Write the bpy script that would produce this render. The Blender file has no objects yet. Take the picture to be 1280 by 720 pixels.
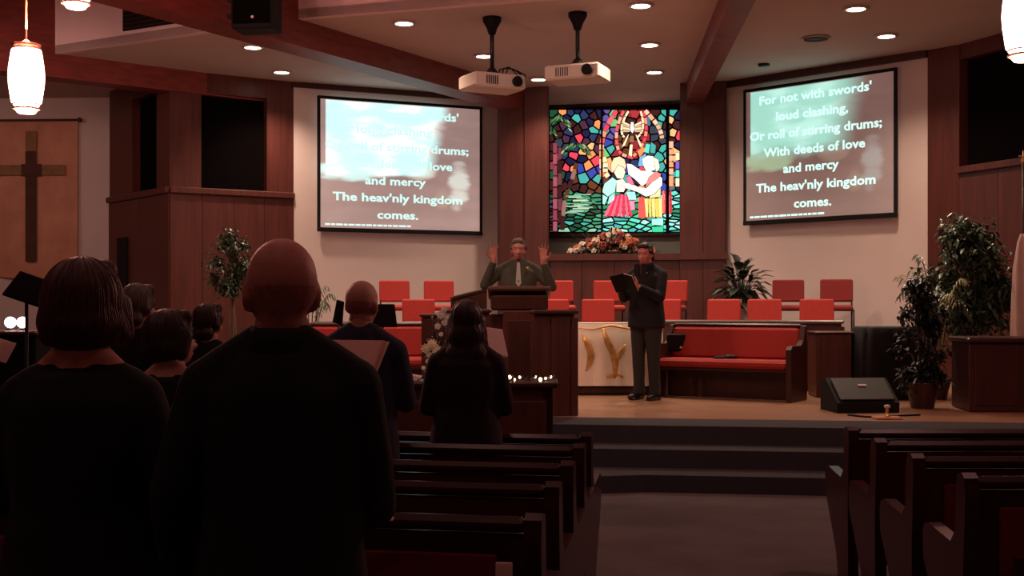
import bpy, math, random
from mathutils import Vector, Matrix, Euler
R = random.Random(7)
sc = bpy.context.scene
col = sc.collection
PI = math.pi
# ------------------------------------------------------------ camera, world, exposure
TH = math.radians(8.5)
F = 1500.0
CAMZ = 1.6
HY = 380.0
cam_d = bpy.data.cameras.new('camera'); cam = bpy.data.objects.new('camera', cam_d); col.objects.link(cam)
cam.location = (0, 0, CAMZ); cam.rotation_euler = (PI/2, 0, TH)
cam_d.sensor_width = 36; cam_d.lens = 36*F/1280; cam_d.shift_y = (HY-360)/1280; cam_d.clip_start = .05; cam_d.clip_end = 200
sc.camera = cam
w = bpy.data.worlds.new('world'); sc.world = w; w.use_nodes = True
w.node_tree.nodes['Background'].inputs[0].default_value = (.20, .09, .08, 1)
w.node_tree.nodes['Background'].inputs[1].default_value = .05
sc.view_settings.view_transform = 'Standard'; sc.view_settings.look = 'None'
sc.view_settings.exposure = 0.0; sc.view_settings.gamma = 1.0; sc.view_settings.use_curve_mapping = False
LC = (1.0, .69, .52)          # colour of the warm ceiling lamps
DOWN_W = 50.0                # one chancel downlight
STAGE_W = 85.0              # one added fill spot over the nave, aimed at the chancel
NAVE_W = 48.0                # one added dim fill spot over the nave
PEND_W = 75.0               # one pendant lamp
PEND_E = 9.0                # glow of the pendant glass
GLASS_E = 1.5

def cp(lat, d):             # camera plan (right, ahead) -> world xy
    return Vector((math.cos(TH)*lat - math.sin(TH)*d, math.sin(TH)*lat + math.cos(TH)*d, 0))
def pp(px, d, z=0):
    v = cp((px-640)/F*d, d); v.z = z; return v
def Z(py, d): return CAMZ + (HY-py)/F*d
def P(px, py, d): return pp(px, d, Z(py, d))

def spot(name, loc, target, watt, deg, blend=.6, colr=LC, size=.06):
    l = bpy.data.lights.new(name, 'SPOT'); l.energy = watt; l.color = colr; l.spot_size = math.radians(deg); l.spot_blend = blend; l.shadow_soft_size = size
    o = bpy.data.objects.new(name, l); col.objects.link(o); o.location = loc
    o.rotation_euler = (Vector(target)-Vector(loc)).to_track_quat('-Z', 'Y').to_euler(); return o
# added unseen fill spots high over the nave, aimed at the chancel
for a, b, e in [((-3.4, 9.6), (-2.2, 15.5), .8), ((-.6, 9.4), (-.2, 13.6), 1.0), ((-1.2, 6.6), (-.5, 10.6), .45), ((2.4, 9.4), (1.4, 14.2), 1.1), ((3.2, 9.6), (3.6, 17.5), 1.0), ((-1.2, 9.6), (1.0, 19), .7)]:
    p = cp(*a); p.z = 6.2; q = cp(*b); q.z = 1.3 if b[1] > 11 else 1.0
    spot('chancel_fill_spot', p, q, STAGE_W*e*3, 42, .8)

# a wash for the banner wall and the left wood bay, from added unseen fill spots; added dim red-warm fill over the nave
for a, b, e, dg in [((-10.2, 17.5), (-9.3, 21.8), 90, 110), ((-7.5, 12.0), (-5.4, 16.9), -70, 70), ((-.4, 10.4), (-1.2, 15.0), -70, 80), ((-7.6, 15.2), (-6.3, 20.4), 110, 100), ((-5.2, 13.5), (-4.6, 19.5), 90, 80), ((7.0, 12.2), (6.9, 16.5), 60, 90)]:
    p = cp(*a); p.z = 5.0 if e > 0 else 6.7; q = cp(*b); q.z = 2.9 if e > 0 else 5.7
    spot('wall_fill_spot', p, q, abs(e), dg, 1.0, (1.0, .58, .50), .15)
for a in [(-6, 2), (-1.5, 1.5), (3.5, 2), (-6, 6.5), (-1.5, 6.5), (4, 6.5), (-7, 11), (6.5, 9), (-4.6, 12.6), (-.8, 11.6)]:
    p = cp(*a); p.z = 6.9
    spot('nave_fill_spot', p, (p.x, p.y, 0), NAVE_W, 150, 1.0, (1.0, .50, .44), .3)
def bulb(name, loc, watt, colr, size):
    l = bpy.data.lights.new(name, 'POINT'); l.energy = watt; l.color = colr; l.shadow_soft_size = size
    o = bpy.data.objects.new(name, l); col.objects.link(o); o.location = loc; return o

# ------------------------------------------------------------ materials
MATS = {}
def mat(name, c, rough=.6, metal=0, var=.0, scale=6, stretch=(1, 1, 1), c2=None, bump=0, emit=None, es=1, spec=.5, wave=False):
    if name in MATS: return MATS[name]
    m = bpy.data.materials.new(name); m.use_nodes = True; nt = m.node_tree; b = nt.nodes['Principled BSDF']
    b.inputs['Base Color'].default_value = (*c, 1); b.inputs['Roughness'].default_value = rough; b.inputs['Metallic'].default_value = metal
    b.inputs['Specular IOR Level'].default_value = spec
    if c2 or var or bump:
        tc = nt.nodes.new('ShaderNodeTexCoord'); mp = nt.nodes.new('ShaderNodeMapping'); mp.inputs['Scale'].default_value = stretch
        nt.links.new(tc.outputs['Object'], mp.inputs['Vector'])
        n = nt.nodes.new('ShaderNodeTexNoise'); n.inputs['Scale'].default_value = scale; n.inputs['Detail'].default_value = 5
        nt.links.new(mp.outputs['Vector'], n.inputs['Vector'])
        r = nt.nodes.new('ShaderNodeValToRGB'); r.color_ramp.elements[0].position = .3; r.color_ramp.elements[1].position = .7
        d = c2 if c2 else tuple(x*(1-var) for x in c)
        r.color_ramp.elements[0].color = (*d, 1); r.color_ramp.elements[1].color = (*c, 1)
        nt.links.new(n.outputs['Fac'], r.inputs['Fac']); nt.links.new(r.outputs['Color'], b.inputs['Base Color'])
        if bump:
            bp = nt.nodes.new('ShaderNodeBump'); bp.inputs['Strength'].default_value = bump; bp.inputs['Distance'].default_value = .01
            nt.links.new(n.outputs['Fac'], bp.inputs['Height']); nt.links.new(bp.outputs['Normal'], b.inputs['Normal'])
    if emit:
        b.inputs['Emission Color'].default_value = (*emit, 1); b.inputs['Emission Strength'].default_value = es
    MATS[name] = m; return m
WALL = mat('plaster', (.62, .52, .48), .9, var=.05, scale=2, bump=.05)
CEIL = mat('ceiling_paint', (.55, .42, .37), .95, var=.06, scale=1.5)
FASC = mat('fascia_paint', (.78, .56, .54), .95, var=.05, scale=2)
WOOD = mat('panel_wood', (.105, .026, .018), .42, c2=(.062, .015, .011), scale=3, stretch=(6, 6, .35), bump=.05)
BEAMW = mat('beam_wood', (.22, .038, .027), .5, c2=(.13, .021, .016), scale=3, stretch=(1.2, 1.2, 6), bump=.05)
DWOOD = mat('dark_wood', (.060, .016, .011), .38, c2=(.034, .009, .007), scale=4, stretch=(5, 5, .5))
PEWW = mat('pew_wood', (.045, .006, .007), .28, c2=(.028, .004, .005), scale=4, stretch=(.6, 6, 6))
RED = mat('red_fabric', (.40, .024, .016), .75, var=.2, scale=40, bump=.15)
DRED = mat('dark_red_fabric', (.20, .010, .010), .85, var=.2, scale=40, bump=.1)
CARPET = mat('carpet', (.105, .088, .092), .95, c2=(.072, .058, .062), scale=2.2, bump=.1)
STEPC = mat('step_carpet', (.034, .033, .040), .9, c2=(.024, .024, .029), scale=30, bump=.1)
STAGE = mat('stage_floor', (.44, .25, .15), .30, c2=(.31, .165, .095), scale=3, stretch=(.5, 7, 1))
BLACK = mat('black', (.006, .006, .007), .7, spec=.25, var=.3, scale=20)
GRILLE = mat('grille_cloth', (.004, .0025, .0025), 1, var=.4, scale=60, spec=.05)
METAL = mat('dark_metal', (.03, .03, .03), .35, .7)
BRASS = mat('brass', (.75, .5, .2), .3, .9)
WHITEP = mat('paper', (.95, .74, .70), .8, var=.05, scale=10)
def translucent(m, k):     # thin sheets let light through from behind
    nt = m.node_tree; b = nt.nodes['Principled BSDF']; o = [n for n in nt.nodes if n.type == 'OUTPUT_MATERIAL'][0]
    t = nt.nodes.new('ShaderNodeBsdfTranslucent'); t.inputs[0].default_value = b.inputs['Base Color'].default_value; x = nt.nodes.new('ShaderNodeMixShader'); x.inputs[0].default_value = k
    nt.links.new(b.outputs[0], x.inputs[1]); nt.links.new(t.outputs[0], x.inputs[2]); nt.links.new(x.outputs[0], o.inputs['Surface'])
translucent(WHITEP, .5)
OFFW = mat('white_plastic', (.66, .55, .48), .45, var=.06, scale=5)
LEAF = mat('leaf_green', (.085, .125, .070), .35, c2=(.025, .045, .022), scale=9)
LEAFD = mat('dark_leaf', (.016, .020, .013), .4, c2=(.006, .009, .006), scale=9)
LEAFY = mat('yellow_leaf', (.38, .36, .17), .5, c2=(.2, .22, .09), scale=9)
BARK = mat('bark', (.16, .11, .08), .8, var=.4, scale=12)

# ------------------------------------------------------------ mesh helpers
class MB:
    def __init__(s): s.v = []; s.f = []
    def add(s, vs, fs):
        n = len(s.v); s.v += [tuple(v) for v in vs]; s.f += [tuple(i+n for i in f) for f in fs]; return s
    def box(s, c, d, rz=0, rx=0, ry=0):
        m = Matrix.Translation(c) @ Euler((rx, ry, rz)).to_matrix().to_4x4()
        vs = [m @ Vector((x*d[0]/2, y*d[1]/2, z*d[2]/2)) for x in (-1, 1) for y in (-1, 1) for z in (-1, 1)]
        return s.add(vs, [(0, 1, 3, 2), (4, 6, 7, 5), (0, 4, 5, 1), (2, 3, 7, 6), (0, 2, 6, 4), (1, 5, 7, 3)])
    def bbox(s, c, d, b=.01, rz=0, rx=0, ry=0):       # box with chamfered edges
        m = Matrix.Translation(c) @ Euler((rx, ry, rz)).to_matrix().to_4x4()
        x, y, z = d[0]/2, d[1]/2, d[2]/2; b = min(b, x*.9, y*.9, z*.9)
        rings = [(x-b, y-b, -z), (x, y, -z+b), (x, y, z-b), (x-b, y-b, z)]
        vs = []
        for i, (a, e, h) in enumerate(rings):
            k = b*.6
            vs += [m @ Vector(p) for p in [(-a+k, -e, h), (a-k, -e, h), (a, -e+k, h), (a, e-k, h), (a-k, e, h), (-a+k, e, h), (-a, e-k, h), (-a, -e+k, h)]]
        fs = [tuple(range(7, -1, -1)), tuple(range(24, 32))]
        for i in range(3):
            for j in range(8): fs.append((i*8+j, i*8+(j+1) % 8, i*8+8+(j+1) % 8, i*8+8+j))
        return s.add(vs, fs)
    def prism(s, poly, z0, z1):                      # plan polygon (ccw), extruded up
        n = len(poly)
        a = sum(poly[i][0]*poly[(i+1) % n][1]-poly[(i+1) % n][0]*poly[i][1] for i in range(n))
        if a < 0: poly = poly[::-1]
        vs = [(p[0], p[1], z0) for p in poly]+[(p[0], p[1], z1) for p in poly]
        return s.add(vs, [tuple(range(n-1, -1, -1)), tuple(range(n, 2*n))]+[(i, (i+1) % n, n+(i+1) % n, n+i) for i in range(n)])
    def extr(s, poly, o, u, v, w):                   # polygon in (u,v) frame at o, extruded along vector w
        o, u, v, w = map(Vector, (o, u, v, w)); n = len(poly)
        a = [o+u*p[0]+v*p[1] for p in poly]
        return s.add(a+[q+w for q in a], [tuple(range(n-1, -1, -1)), tuple(range(n, 2*n))]+[(i, (i+1) % n, n+(i+1) % n, n+i) for i in range(n)])
    def tube(s, pts, r, n=8, caps=True):
        pts = [Vector(p) for p in pts]; rs = r if isinstance(r, (list, tuple)) else [r]*len(pts)
        vs = []; t0 = None
        for i, p in enumerate(pts):
            t = (pts[min(i+1, len(pts)-1)]-pts[max(i-1, 0)]); t = t.normalized() if t.length > 1e-9 else Vector((0, 0, 1))
            if t0 is None:
                a = Vector((0, 0, 1)) if abs(t.z) < .9 else Vector((1, 0, 0)); u = t.cross(a).normalized()
            else:
                u = (u-t*u.dot(t)).normalized()
            t0 = t; vv = t.cross(u)
            for k in range(n):
                a = 2*PI*k/n; vs.append(p+(u*math.cos(a)+vv*math.sin(a))*rs[i])
        fs = [(i*n+k, i*n+(k+1) % n, (i+1)*n+(k+1) % n, (i+1)*n+k) for i in range(len(pts)-1) for k in range(n)]
        if caps: fs += [tuple(range(n-1, -1, -1)), tuple(range((len(pts)-1)*n, len(pts)*n))]
        return s.add(vs, fs)
    def lathe(s, prof, c=(0, 0, 0), n=20, caps=True):
        vs = [(c[0]+r*math.cos(2*PI*k/n), c[1]+r*math.sin(2*PI*k/n), c[2]+z) for r, z in prof for k in range(n)]
        m = len(prof)
        fs = [(i*n+k, i*n+(k+1) % n, (i+1)*n+(k+1) % n, (i+1)*n+k) for i in range(m-1) for k in range(n)]
        if caps: fs += [tuple(range(n-1, -1, -1)), tuple(range((m-1)*n, m*n))]
        return s.add(vs, fs)
    def loft(s, rings, n=20, e=1.0):                 # rings: (cx,cy,z,rx,ry)
        vs = []
        for cx, cy, z, rx, ry in rings:
            for k in range(n):
                a = 2*PI*k/n; ca, sa = math.cos(a), math.sin(a)
                vs.append((cx+rx*math.copysign(abs(ca)**e, ca), cy+ry*math.copysign(abs(sa)**e, sa), z))
        m = len(rings)
        return s.add(vs, [(i*n+k, i*n+(k+1) % n, (i+1)*n+(k+1) % n, (i+1)*n+k) for i in range(m-1) for k in range(n)]+[tuple(range(n-1, -1, -1)), tuple(range((m-1)*n, m*n))])
    def ell(s, c, r, M=None, n=14, k=9):
        if not isinstance(r, (tuple, list)): r = (r, r, r)
        vs = [Vector((0, 0, -r[2]))]
        for i in range(1, k):
            t = PI*i/k
            for j in range(n):
                a = 2*PI*j/n; vs.append(Vector((r[0]*math.sin(t)*math.cos(a), r[1]*math.sin(t)*math.sin(a), -r[2]*math.cos(t))))
        vs.append(Vector((0, 0, r[2])))
        fs = [(0, 1+(j+1) % n, 1+j) for j in range(n)]
        for i in range(k-2):
            b = 1+i*n
            fs += [(b+j, b+(j+1) % n, b+n+(j+1) % n, b+n+j) for j in range(n)]
        b = 1+(k-2)*n; fs += [(b+j, b+(j+1) % n, len(vs)-1) for j in range(n)]
        if M: vs = [M @ v for v in vs]
        c = Vector(c); return s.add([v+c for v in vs], fs)
    def cap(s, p, r1, q, r2, n=12):                  # tapered capsule
        p, q = Vector(p), Vector(q)
        s.ell(p, r1, n=n, k=7); s.ell(q, r2, n=n, k=7)
        return s.tube([p, q], [r1, r2], n)
    def xf(s, M, i0=0):
        s.v = s.v[:i0]+[tuple(M @ Vector(v)) for v in s.v[i0:]]; return s
    def build(s, name, m, parent=None, smooth=False, loc=None, rz=None, bevel=0):
        me = bpy.data.meshes.new(name); me.from_pydata(s.v, [], s.f); me.validate(); me.update()
        me.materials.append(m)
        if smooth: me.polygons.foreach_set('use_smooth', [True]*len(me.polygons))
        o = bpy.data.objects.new(name, me); col.objects.link(o)
        if parent: o.parent = parent
        if loc is not None: o.location = loc
        if rz is not None: o.rotation_euler = (0, 0, rz)
        return o
def tag(o, label=None, cat=None, group=None, kind=None):
    if label: o['label'] = label
    if cat: o['category'] = cat
    if group: o['group'] = group
    if kind: o['kind'] = kind
    return o
def thing(name, label, cat, loc=(0, 0, 0), rz=0, group=None):
    o = bpy.data.objects.new(name, None); col.objects.link(o); o.location = loc; o.rotation_euler = (0, 0, rz); o.empty_display_size = .1
    return tag(o, label, cat, group)
def struct(name, mb, m, parent=None): return tag(mb.build(name, m, parent), kind='structure')
def copy_tree(o, parent=None):
    c = o.copy(); col.objects.link(c); c.parent = parent
    for ch in list(o.children): copy_tree(ch, c)
    return c

# ------------------------------------------------------------ room shell
H = 5.3                      # chancel soffit
NH = 7.2                     # nave ceiling
def wallpoly(A, B, t=.15):
    A, B = Vector(A), Vector(B); d = (B-A).normalized(); n = Vector((-d.y, d.x, 0)); return [A, B, B+n*t, A+n*t]
def wall(name, A, B, z0, z1, m, t=.15, parent=None):
    mb = MB().prism([(p.x, p.y) for p in wallpoly(A, B, t)], z0, z1)
    return struct(name, mb, m, parent)
def boards(parent, A, B, z0, z1, n, m=WOOD, proud=.018, gap=.006, name='board'):
    A, B = Vector(A), Vector(B); L = (B-A).length; d = (B-A).normalized(); nn = Vector((-d.y, d.x, 0)); ang = math.atan2(d.y, d.x)
    for i in range(n):
        wd = L/n-gap; c = A+d*(L*(i+.5)/n)-nn*(proud/2); c.z = (z0+z1)/2
        MB().bbox((0, 0, 0), (wd, proud, z1-z0), .006).build(name, m, parent, loc=c, rz=ang)
def rail(parent, A, B, z, h=.09, t=.05, m=WOOD, name='rail'):
    A, B = Vector(A), Vector(B); L = (B-A).length; d = (B-A).normalized(); nn = Vector((-d.y, d.x, 0))
    c = (A+B)/2-nn*t/2; c.z = z
    MB().bbox((0, 0, 0), (L, t, h), .012).build(name, m, parent, loc=c, rz=math.atan2(d.y, d.x))

ex = 13.0
struct('floor', MB().box((-3, 8, -.1), (32, 36, .2)), CARPET)
wall('wall_left', (-16, -7, 0), (-16, 24, 0), 0, NH, WALL)
wall('wall_right', (9.5, 24, 0), (9.5, -7, 0), 0, NH, WALL)
wall('wall_rear', (9.5, -7, 0), (-16, -7, 0), 0, NH, WALL)
struct('ceiling', MB().box((-3.2, 8, NH+.1), (26, 34, .2)), CEIL)
# soffit over chancel, its front edge a bent line, with the pale fascia above it
edge = [cp(-12.5, 19.8), cp(-6.7, 17.7), cp(-4.35, 16.4), cp(-2.65, 15.5), cp(.2, 14.6), cp(12.5, 11.2)]
back = [cp(13, 25.5), cp(-13.5, 27)]
struct('ceiling_chancel', MB().prism([(p.x, p.y) for p in edge+back], H, H+.12), CEIL)
fas = MB()
for a, b in zip(edge, edge[1:]):
    q = wallpoly(a, b, .1); fas.prism([(p.x, p.y) for p in q], H-.003, NH)
struct('trim_1', fas, FASC)
# dark vent in the left fascia
va, vb = edge[1], edge[2]
d_ = (vb-va).normalized(); n_ = Vector((-d_.y, d_.x, 0))
t = thing('air_vent', 'dark return air vent in pale fascia above the left soffit', 'vent', (va+(vb-va)*.62-n_*.02)+Vector((0, 0, 5.62)), math.atan2(d_.y, d_.x))
MB().box((.25, 0, 0), (1.1, .02, .30)).build('backing', BLACK, t)
for k in range(5): MB().box((.25, -.015, -.12+k*.06), (1.08, .02, .012), rx=.5).build('slat', DWOOD, t)

# beams
def beam(name, a, b, wd, z0, z1, side):
    a, b = Vector(a), Vector(b); d = (b-a).normalized(); n = Vector((-d.y, d.x, 0))*side
    return struct(name, MB().prism([(p.x, p.y) for p in (a, b, b+n*wd, a+n*wd)], z0, z1), BEAMW)
def lerp2(a, b, t): return (a[0]+(b[0]-a[0])*t, a[1]+(b[1]-a[1])*t)
b0, b1 = (-2.87, 15.4), (.30, 20.7)
beam('trim_2', cp(*lerp2(b0, b1, -1.7)), cp(*b1), .44, 4.95, 6.6, 1)
b0, b1 = (-6.95, 17.55), (-3.3, 20.5)
beam('trim_3', cp(*lerp2(b0, b1, -1.2)), cp(*b1), .4, 4.95, 6.6, 1)
beam('trim_4', cp(2.1, 9.0), cp(2.92, 20.2), .28, 4.95, 6.6, -1)

# left white wall behind the cross banner
wall('wall_banner', pp(-420, 21.9), pp(150, 21.5), 0, H, WALL)
# left wood bay: angled face then front face, each with a dark grille opening above the rail
def opening_bay(name, A, B, u0, u1, zr, zt, nb, cover=.18):
    A, B = Vector(A), Vector(B); L = B-A; d = L.normalized(); n = Vector((-d.y, d.x, 0))
    base = wall(name, A, B, 0, zr, WOOD, cover)
    wall('post', A, A+L*u0, zr, H, WOOD, cover, base); wall('post', A+L*u1, B, zr, H, WOOD, cover, base)
    wall('header', A+L*u0, A+L*u1, zt, H, WOOD, cover, base)
    g = wall('grille_cloth', A+L*u0+n*.14, A+L*u1+n*.14, zr, zt, GRILLE, .03, base)
    boards(base, A, B, .0, zr-.05, nb)
    rail(base, A-n*.0, B, zr, .10, .07)
    return base
LA, LB, LCc = pp(137, 20.9), pp(212, 18.9), pp(367, 20.0)
opening_bay('wall_wood_left', LA, LB, .40, .80, 3.40, 5.02, 2)
opening_bay('wall_wood_front', LB, LCc, .245, .775, 3.40, 4.98, 4)
MB().box((0, 0, 0), (.42, .06, 1.25)).build('doorway_recess', BLACK, bpy.data.objects['wall_wood_left'], loc=pp(154, 20.35, 2.1), rz=math.atan2((LB-LA).y, (LB-LA).x))
# white wall behind left screen
W1, W2 = pp(367, 20.0), pp(622, 21.5)
wall('wall_screen_left', W1, W2, 0, H, WALL)
tr = wall('trim_5', W1+Vector((0, -.05, 0)), W2+Vector((0, -.05, 0)), H-.09, H-.002, DWOOD, .06)
# left column
c1 = MB().prism([(p.x, p.y) for p in (pp(623, 20.7), pp(686, 20.4), pp(685, 22.3), pp(622, 22.3))], 0, H)
colL = struct('column_left', c1, WOOD)
boards(colL, pp(625, 20.68), pp(654, 20.53), 0, H-.01, 1); boards(colL, pp(656, 20.52), pp(685, 20.40), 0, H-.01, 1)
c2 = MB().prism([(p.x, p.y) for p in (pp(850, 20.1), pp(908, 19.9), pp(910, 20.6), pp(851, 22.6))], 0, H)
colR = struct('column_right', c2, WOOD)
boards(colR, pp(851, 20.1), pp(907, 19.9), 0, H-.01, 2)
# alcove wall with the glass, ledge wall below
G1, G2 = pp(672, 22.5), pp(862, 21.9)
wall('wall_alcove', G1, G2, 0, H, mat('alcove_paint', (.34, .37, .32), .9, var=.06, scale=3))
led = MB().prism([(p.x, p.y) for p in (pp(684, 20.5), pp(852, 20.2), pp(852, 21.95), pp(684, 22.3))], 0, 2.36)
ledo = struct('wall_ledge', led, WOOD)
boards(ledo, pp(687, 20.47), pp(850, 20.2), 0, 2.34, 4)
for a, b, d1, d2 in ((680, 850, 20.5, 20.2), (850, 910, 20.1, 19.9)):
    q = [pp(a, d1-.08), pp(b, d2-.08), pp(b, d2+.02), pp(a, d1+.02)]
    struct('trim_6', MB().prism([(p.x, p.y) for p in q], 2.34, 2.45), WOOD)
# white wall behind right screen
W3, W4 = pp(908, 20.0), pp(1160, 17.5)
wall('wall_screen_right', W3, W4, 0, H, WALL)
wall('trim_7', W3+Vector((-.04, -.05, 0)), W4+Vector((-.04, -.05, 0)), H-.11, H-.002, DWOOD, .06)
W5 = pp(1200, 17.1)
wr = wall('wall_wood_right', W4, W5, 0, H, WOOD); boards(wr, W4, W5, 0, H-.02, 1)
opening_bay('wall_wood_organ', W5, pp(1420, 14.4), .0001, .97, 3.50, 5.08, 4)

# ------------------------------------------------------------ platform, steps, choir risers
def plan(name, pts, z0, z1, m, parent=None): return struct(name, MB().prism([(p.x, p.y) for p in pts], z0, z1), m, parent)
def lvl(d0, ang=.022):      # front edge line: pixel-free plan line, slightly turned to the camera axis
    return d0
def stepedge(d, l0, l1): return [cp(l0, d-(l0-1.5)*.13), cp(l1, d-(l1-1.5)*.13)]
a, b = stepedge(10.2, -8.5, 9.5)
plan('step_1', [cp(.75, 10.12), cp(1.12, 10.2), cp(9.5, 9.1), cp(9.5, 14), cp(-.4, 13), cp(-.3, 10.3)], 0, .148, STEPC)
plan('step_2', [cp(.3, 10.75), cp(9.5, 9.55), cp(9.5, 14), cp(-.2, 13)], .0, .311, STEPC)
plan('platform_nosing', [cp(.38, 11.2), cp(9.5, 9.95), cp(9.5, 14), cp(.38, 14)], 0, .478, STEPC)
plan('platform', [cp(-7.5, 11.9), cp(.4, 11.9), cp(2.2, 11.62), cp(9.5, 10.75), cp(9.5, 17.2), cp(3.5, 20), cp(-7, 20)], 0, .482, STAGE)
plan('choir_riser_front', [cp(-3.4, 16.6), cp(4.6, 16.4), cp(5.6, 18.2), cp(3.5, 20), cp(-3.5, 20)], .4, .80, CARPET)
plan('choir_riser_rear', [cp(-3.4, 18.2), cp(1.5, 18.3), cp(3.0, 18.1), cp(4.8, 16.9), cp(6.0, 17.6), cp(3.5, 20), cp(-3.5, 20)], .4, 1.10, CARPET)
# ------------------------------------------------------------ recessed ceiling lights, vents
GLOW = mat('lamp_glow', (1, .9, .8), .5, emit=(1.0, .80, .62), es=9)
TRIMM = mat('lamp_trim', (.5, .4, .35), .5)
downs = [(801, 8, 'recessed ceiling lamp at the top edge, above the stained glass and nearest the camera'), (505, 30, 'recessed ceiling lamp left of both projector poles'),
  (352, 91, 'recessed ceiling lamp just above the left end of the left screen wall'), (316, 60, 'recessed ceiling lamp half hidden by the big diagonal beam'),
  (605, 71, 'recessed ceiling lamp touching the left projector pole'), (673, 100, 'recessed ceiling lamp between the two projectors'),
  (812, 57, 'recessed ceiling lamp in the middle of the three above the stained glass'), (818, 91, 'recessed ceiling lamp of the three nearest above the stained glass'),
  (1070, 12, 'recessed ceiling lamp above the right screen, nearer the camera'), (1108, 46, 'recessed ceiling lamp nearest the top of the right screen')]
lampH = H-.025
LAMP_MB = []
def downlight(px, py, label, watt=DOWN_W, loc=None):
    d = F*(lampH-CAMZ)/(HY-py); p = pp(px, d, H-.001) if loc is None else loc
    t = thing('recessed_lamp', label, 'lamp', p, 0, 'recessed ceiling lamps')
    if not LAMP_MB:
        a = MB().lathe([(.11, -.001), (.155, -.001), (.16, -.022), (.115, -.026)], n=24, caps=False)
        b = MB().lathe([(.001, -.024), (.118, -.022), (.118, -.004)], n=24)
        LAMP_MB.extend([a.build('trim_ring', TRIMM, t, True), b.build('bulb', GLOW, t, True)])
    else:
        for q in LAMP_MB: c = q.copy(); col.objects.link(c); c.parent = t
    spot('downlight', (p.x, p.y, p.z-.06), (p.x, p.y, 0), watt*6, 125, .9, size=.1)
for px, py, lb in downs: downlight(px, py, lb)
for c, lb in ((cp(5.6, 14.3), 1), (cp(-4.6, 19.0), 1)): pass
t = thing('smoke_detector', 'small round detector on the ceiling left of the right screen', 'detector', pp(955, F*3.7/(380-80), H))
MB().lathe([(.09, -.001), (.09, -.03), (.05, -.045)], n=18).build('housing', METAL, t, True)
t = thing('ceiling_vent', 'round dark air diffuser in the ceiling above the right screen', 'vent', pp(1020, F*3.7/(380-47), H))
MB().lathe([(.17, -.001), (.20, -.012), (.17, -.025)], n=24, caps=False).build('trim_ring', TRIMM, t, True)
MB().lathe([(.001, -.012), (.168, -.010), (.168, -.002)], n=24).build('grille', BLACK, t, True)

# ------------------------------------------------------------ pendant lamps
PGL = mat('pendant_glass', (.9, .8, .7), .4, emit=(1.0, .62, .50), es=PEND_E)
PGL.node_tree.nodes['Principled BSDF'].inputs['Emission Strength'].default_value = PEND_E
BAND = mat('pendant_band', (.45, .18, .10), .4, .3)
def pendant(px, pbot, d, label):
    p = P(px, pbot, d)
    t = thing('pendant_lamp', label, 'lamp', p, 0, 'pendant lamps over the nave')
    MB().lathe([(.10, .06), (.128, .10), (.150, .25), (.155, .33), (.150, .41), (.128, .56), (.11, .585)], n=24).build('shade', PGL, t, True)
    for z in (0.035, .075):
        MB().lathe([(.105, z), (.118, z+.004), (.118, z+.016), (.105, z+.02)], n=24, caps=False).build('band', BAND, t, True)
    MB().lathe([(.001, .0), (.075, .005), (.100, .035), (.098, .055), (.001, .05)], n=24).build('diffuser', PGL, t, True)
    for z in (.565, .60):
        MB().lathe([(.095, z), (.125, z+.004), (.122, z+.018), (.095, z+.022)], n=24, caps=False).build('band', BAND, t, True)
    m = MB().tube([(0, 0, .60), (0, 0, NH-p.z)], .008, 6); m.lathe([(.06, .60), (.05, .63), (.01, .66)], n=16)
    m.lathe([(.07, NH-p.z), (.06, NH-p.z-.04)], n=16); m.build('stem', BAND, t, True)
    bulb('pendant_light', p+Vector((0, 0, -.09)), PEND_W, (1.0, .42, .34), .07); bulb('pendant_light', p+Vector((0, 0, .75)), PEND_W*.8, (1.0, .42, .34), .07)
pendant(33, 142, 10.7, 'glowing barrel pendant lamp hanging beside the cross banner')
pendant(95, 11, 10.0, 'pendant lamp of which only the glowing bottom shows at the top left')
pendant(1281, 77, 8.6, 'glowing pendant lamp cut by the right edge of the picture')

# ------------------------------------------------------------ loudspeaker on the beam
t = thing('hanging_loudspeaker', 'black loudspeaker hung on the big diagonal wooden beam', 'speaker', pp(321, 14.2, 4.82), TH+math.radians(-8))
MB().bbox((0, .0, .36), (.50, .36, .72), .02).build('cabinet', BLACK, t)
MB().bbox((0, -.185, .38), (.45, .02, .64), .008).build('grille', GRILLE, t)
MB().lathe([(.001, 0), (.018, 0), (.018, .01)], n=10).xf(Matrix.Translation((.02, -.20, .13)) @ Matrix.Rotation(PI/2, 4, 'X')).build('badge', OFFW, t)
MB().box((-.28, .05, .4), (.2, .05, .05)).box((-.28, .05, .2), (.2, .05, .05)).build('bracket', METAL, t)

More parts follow.
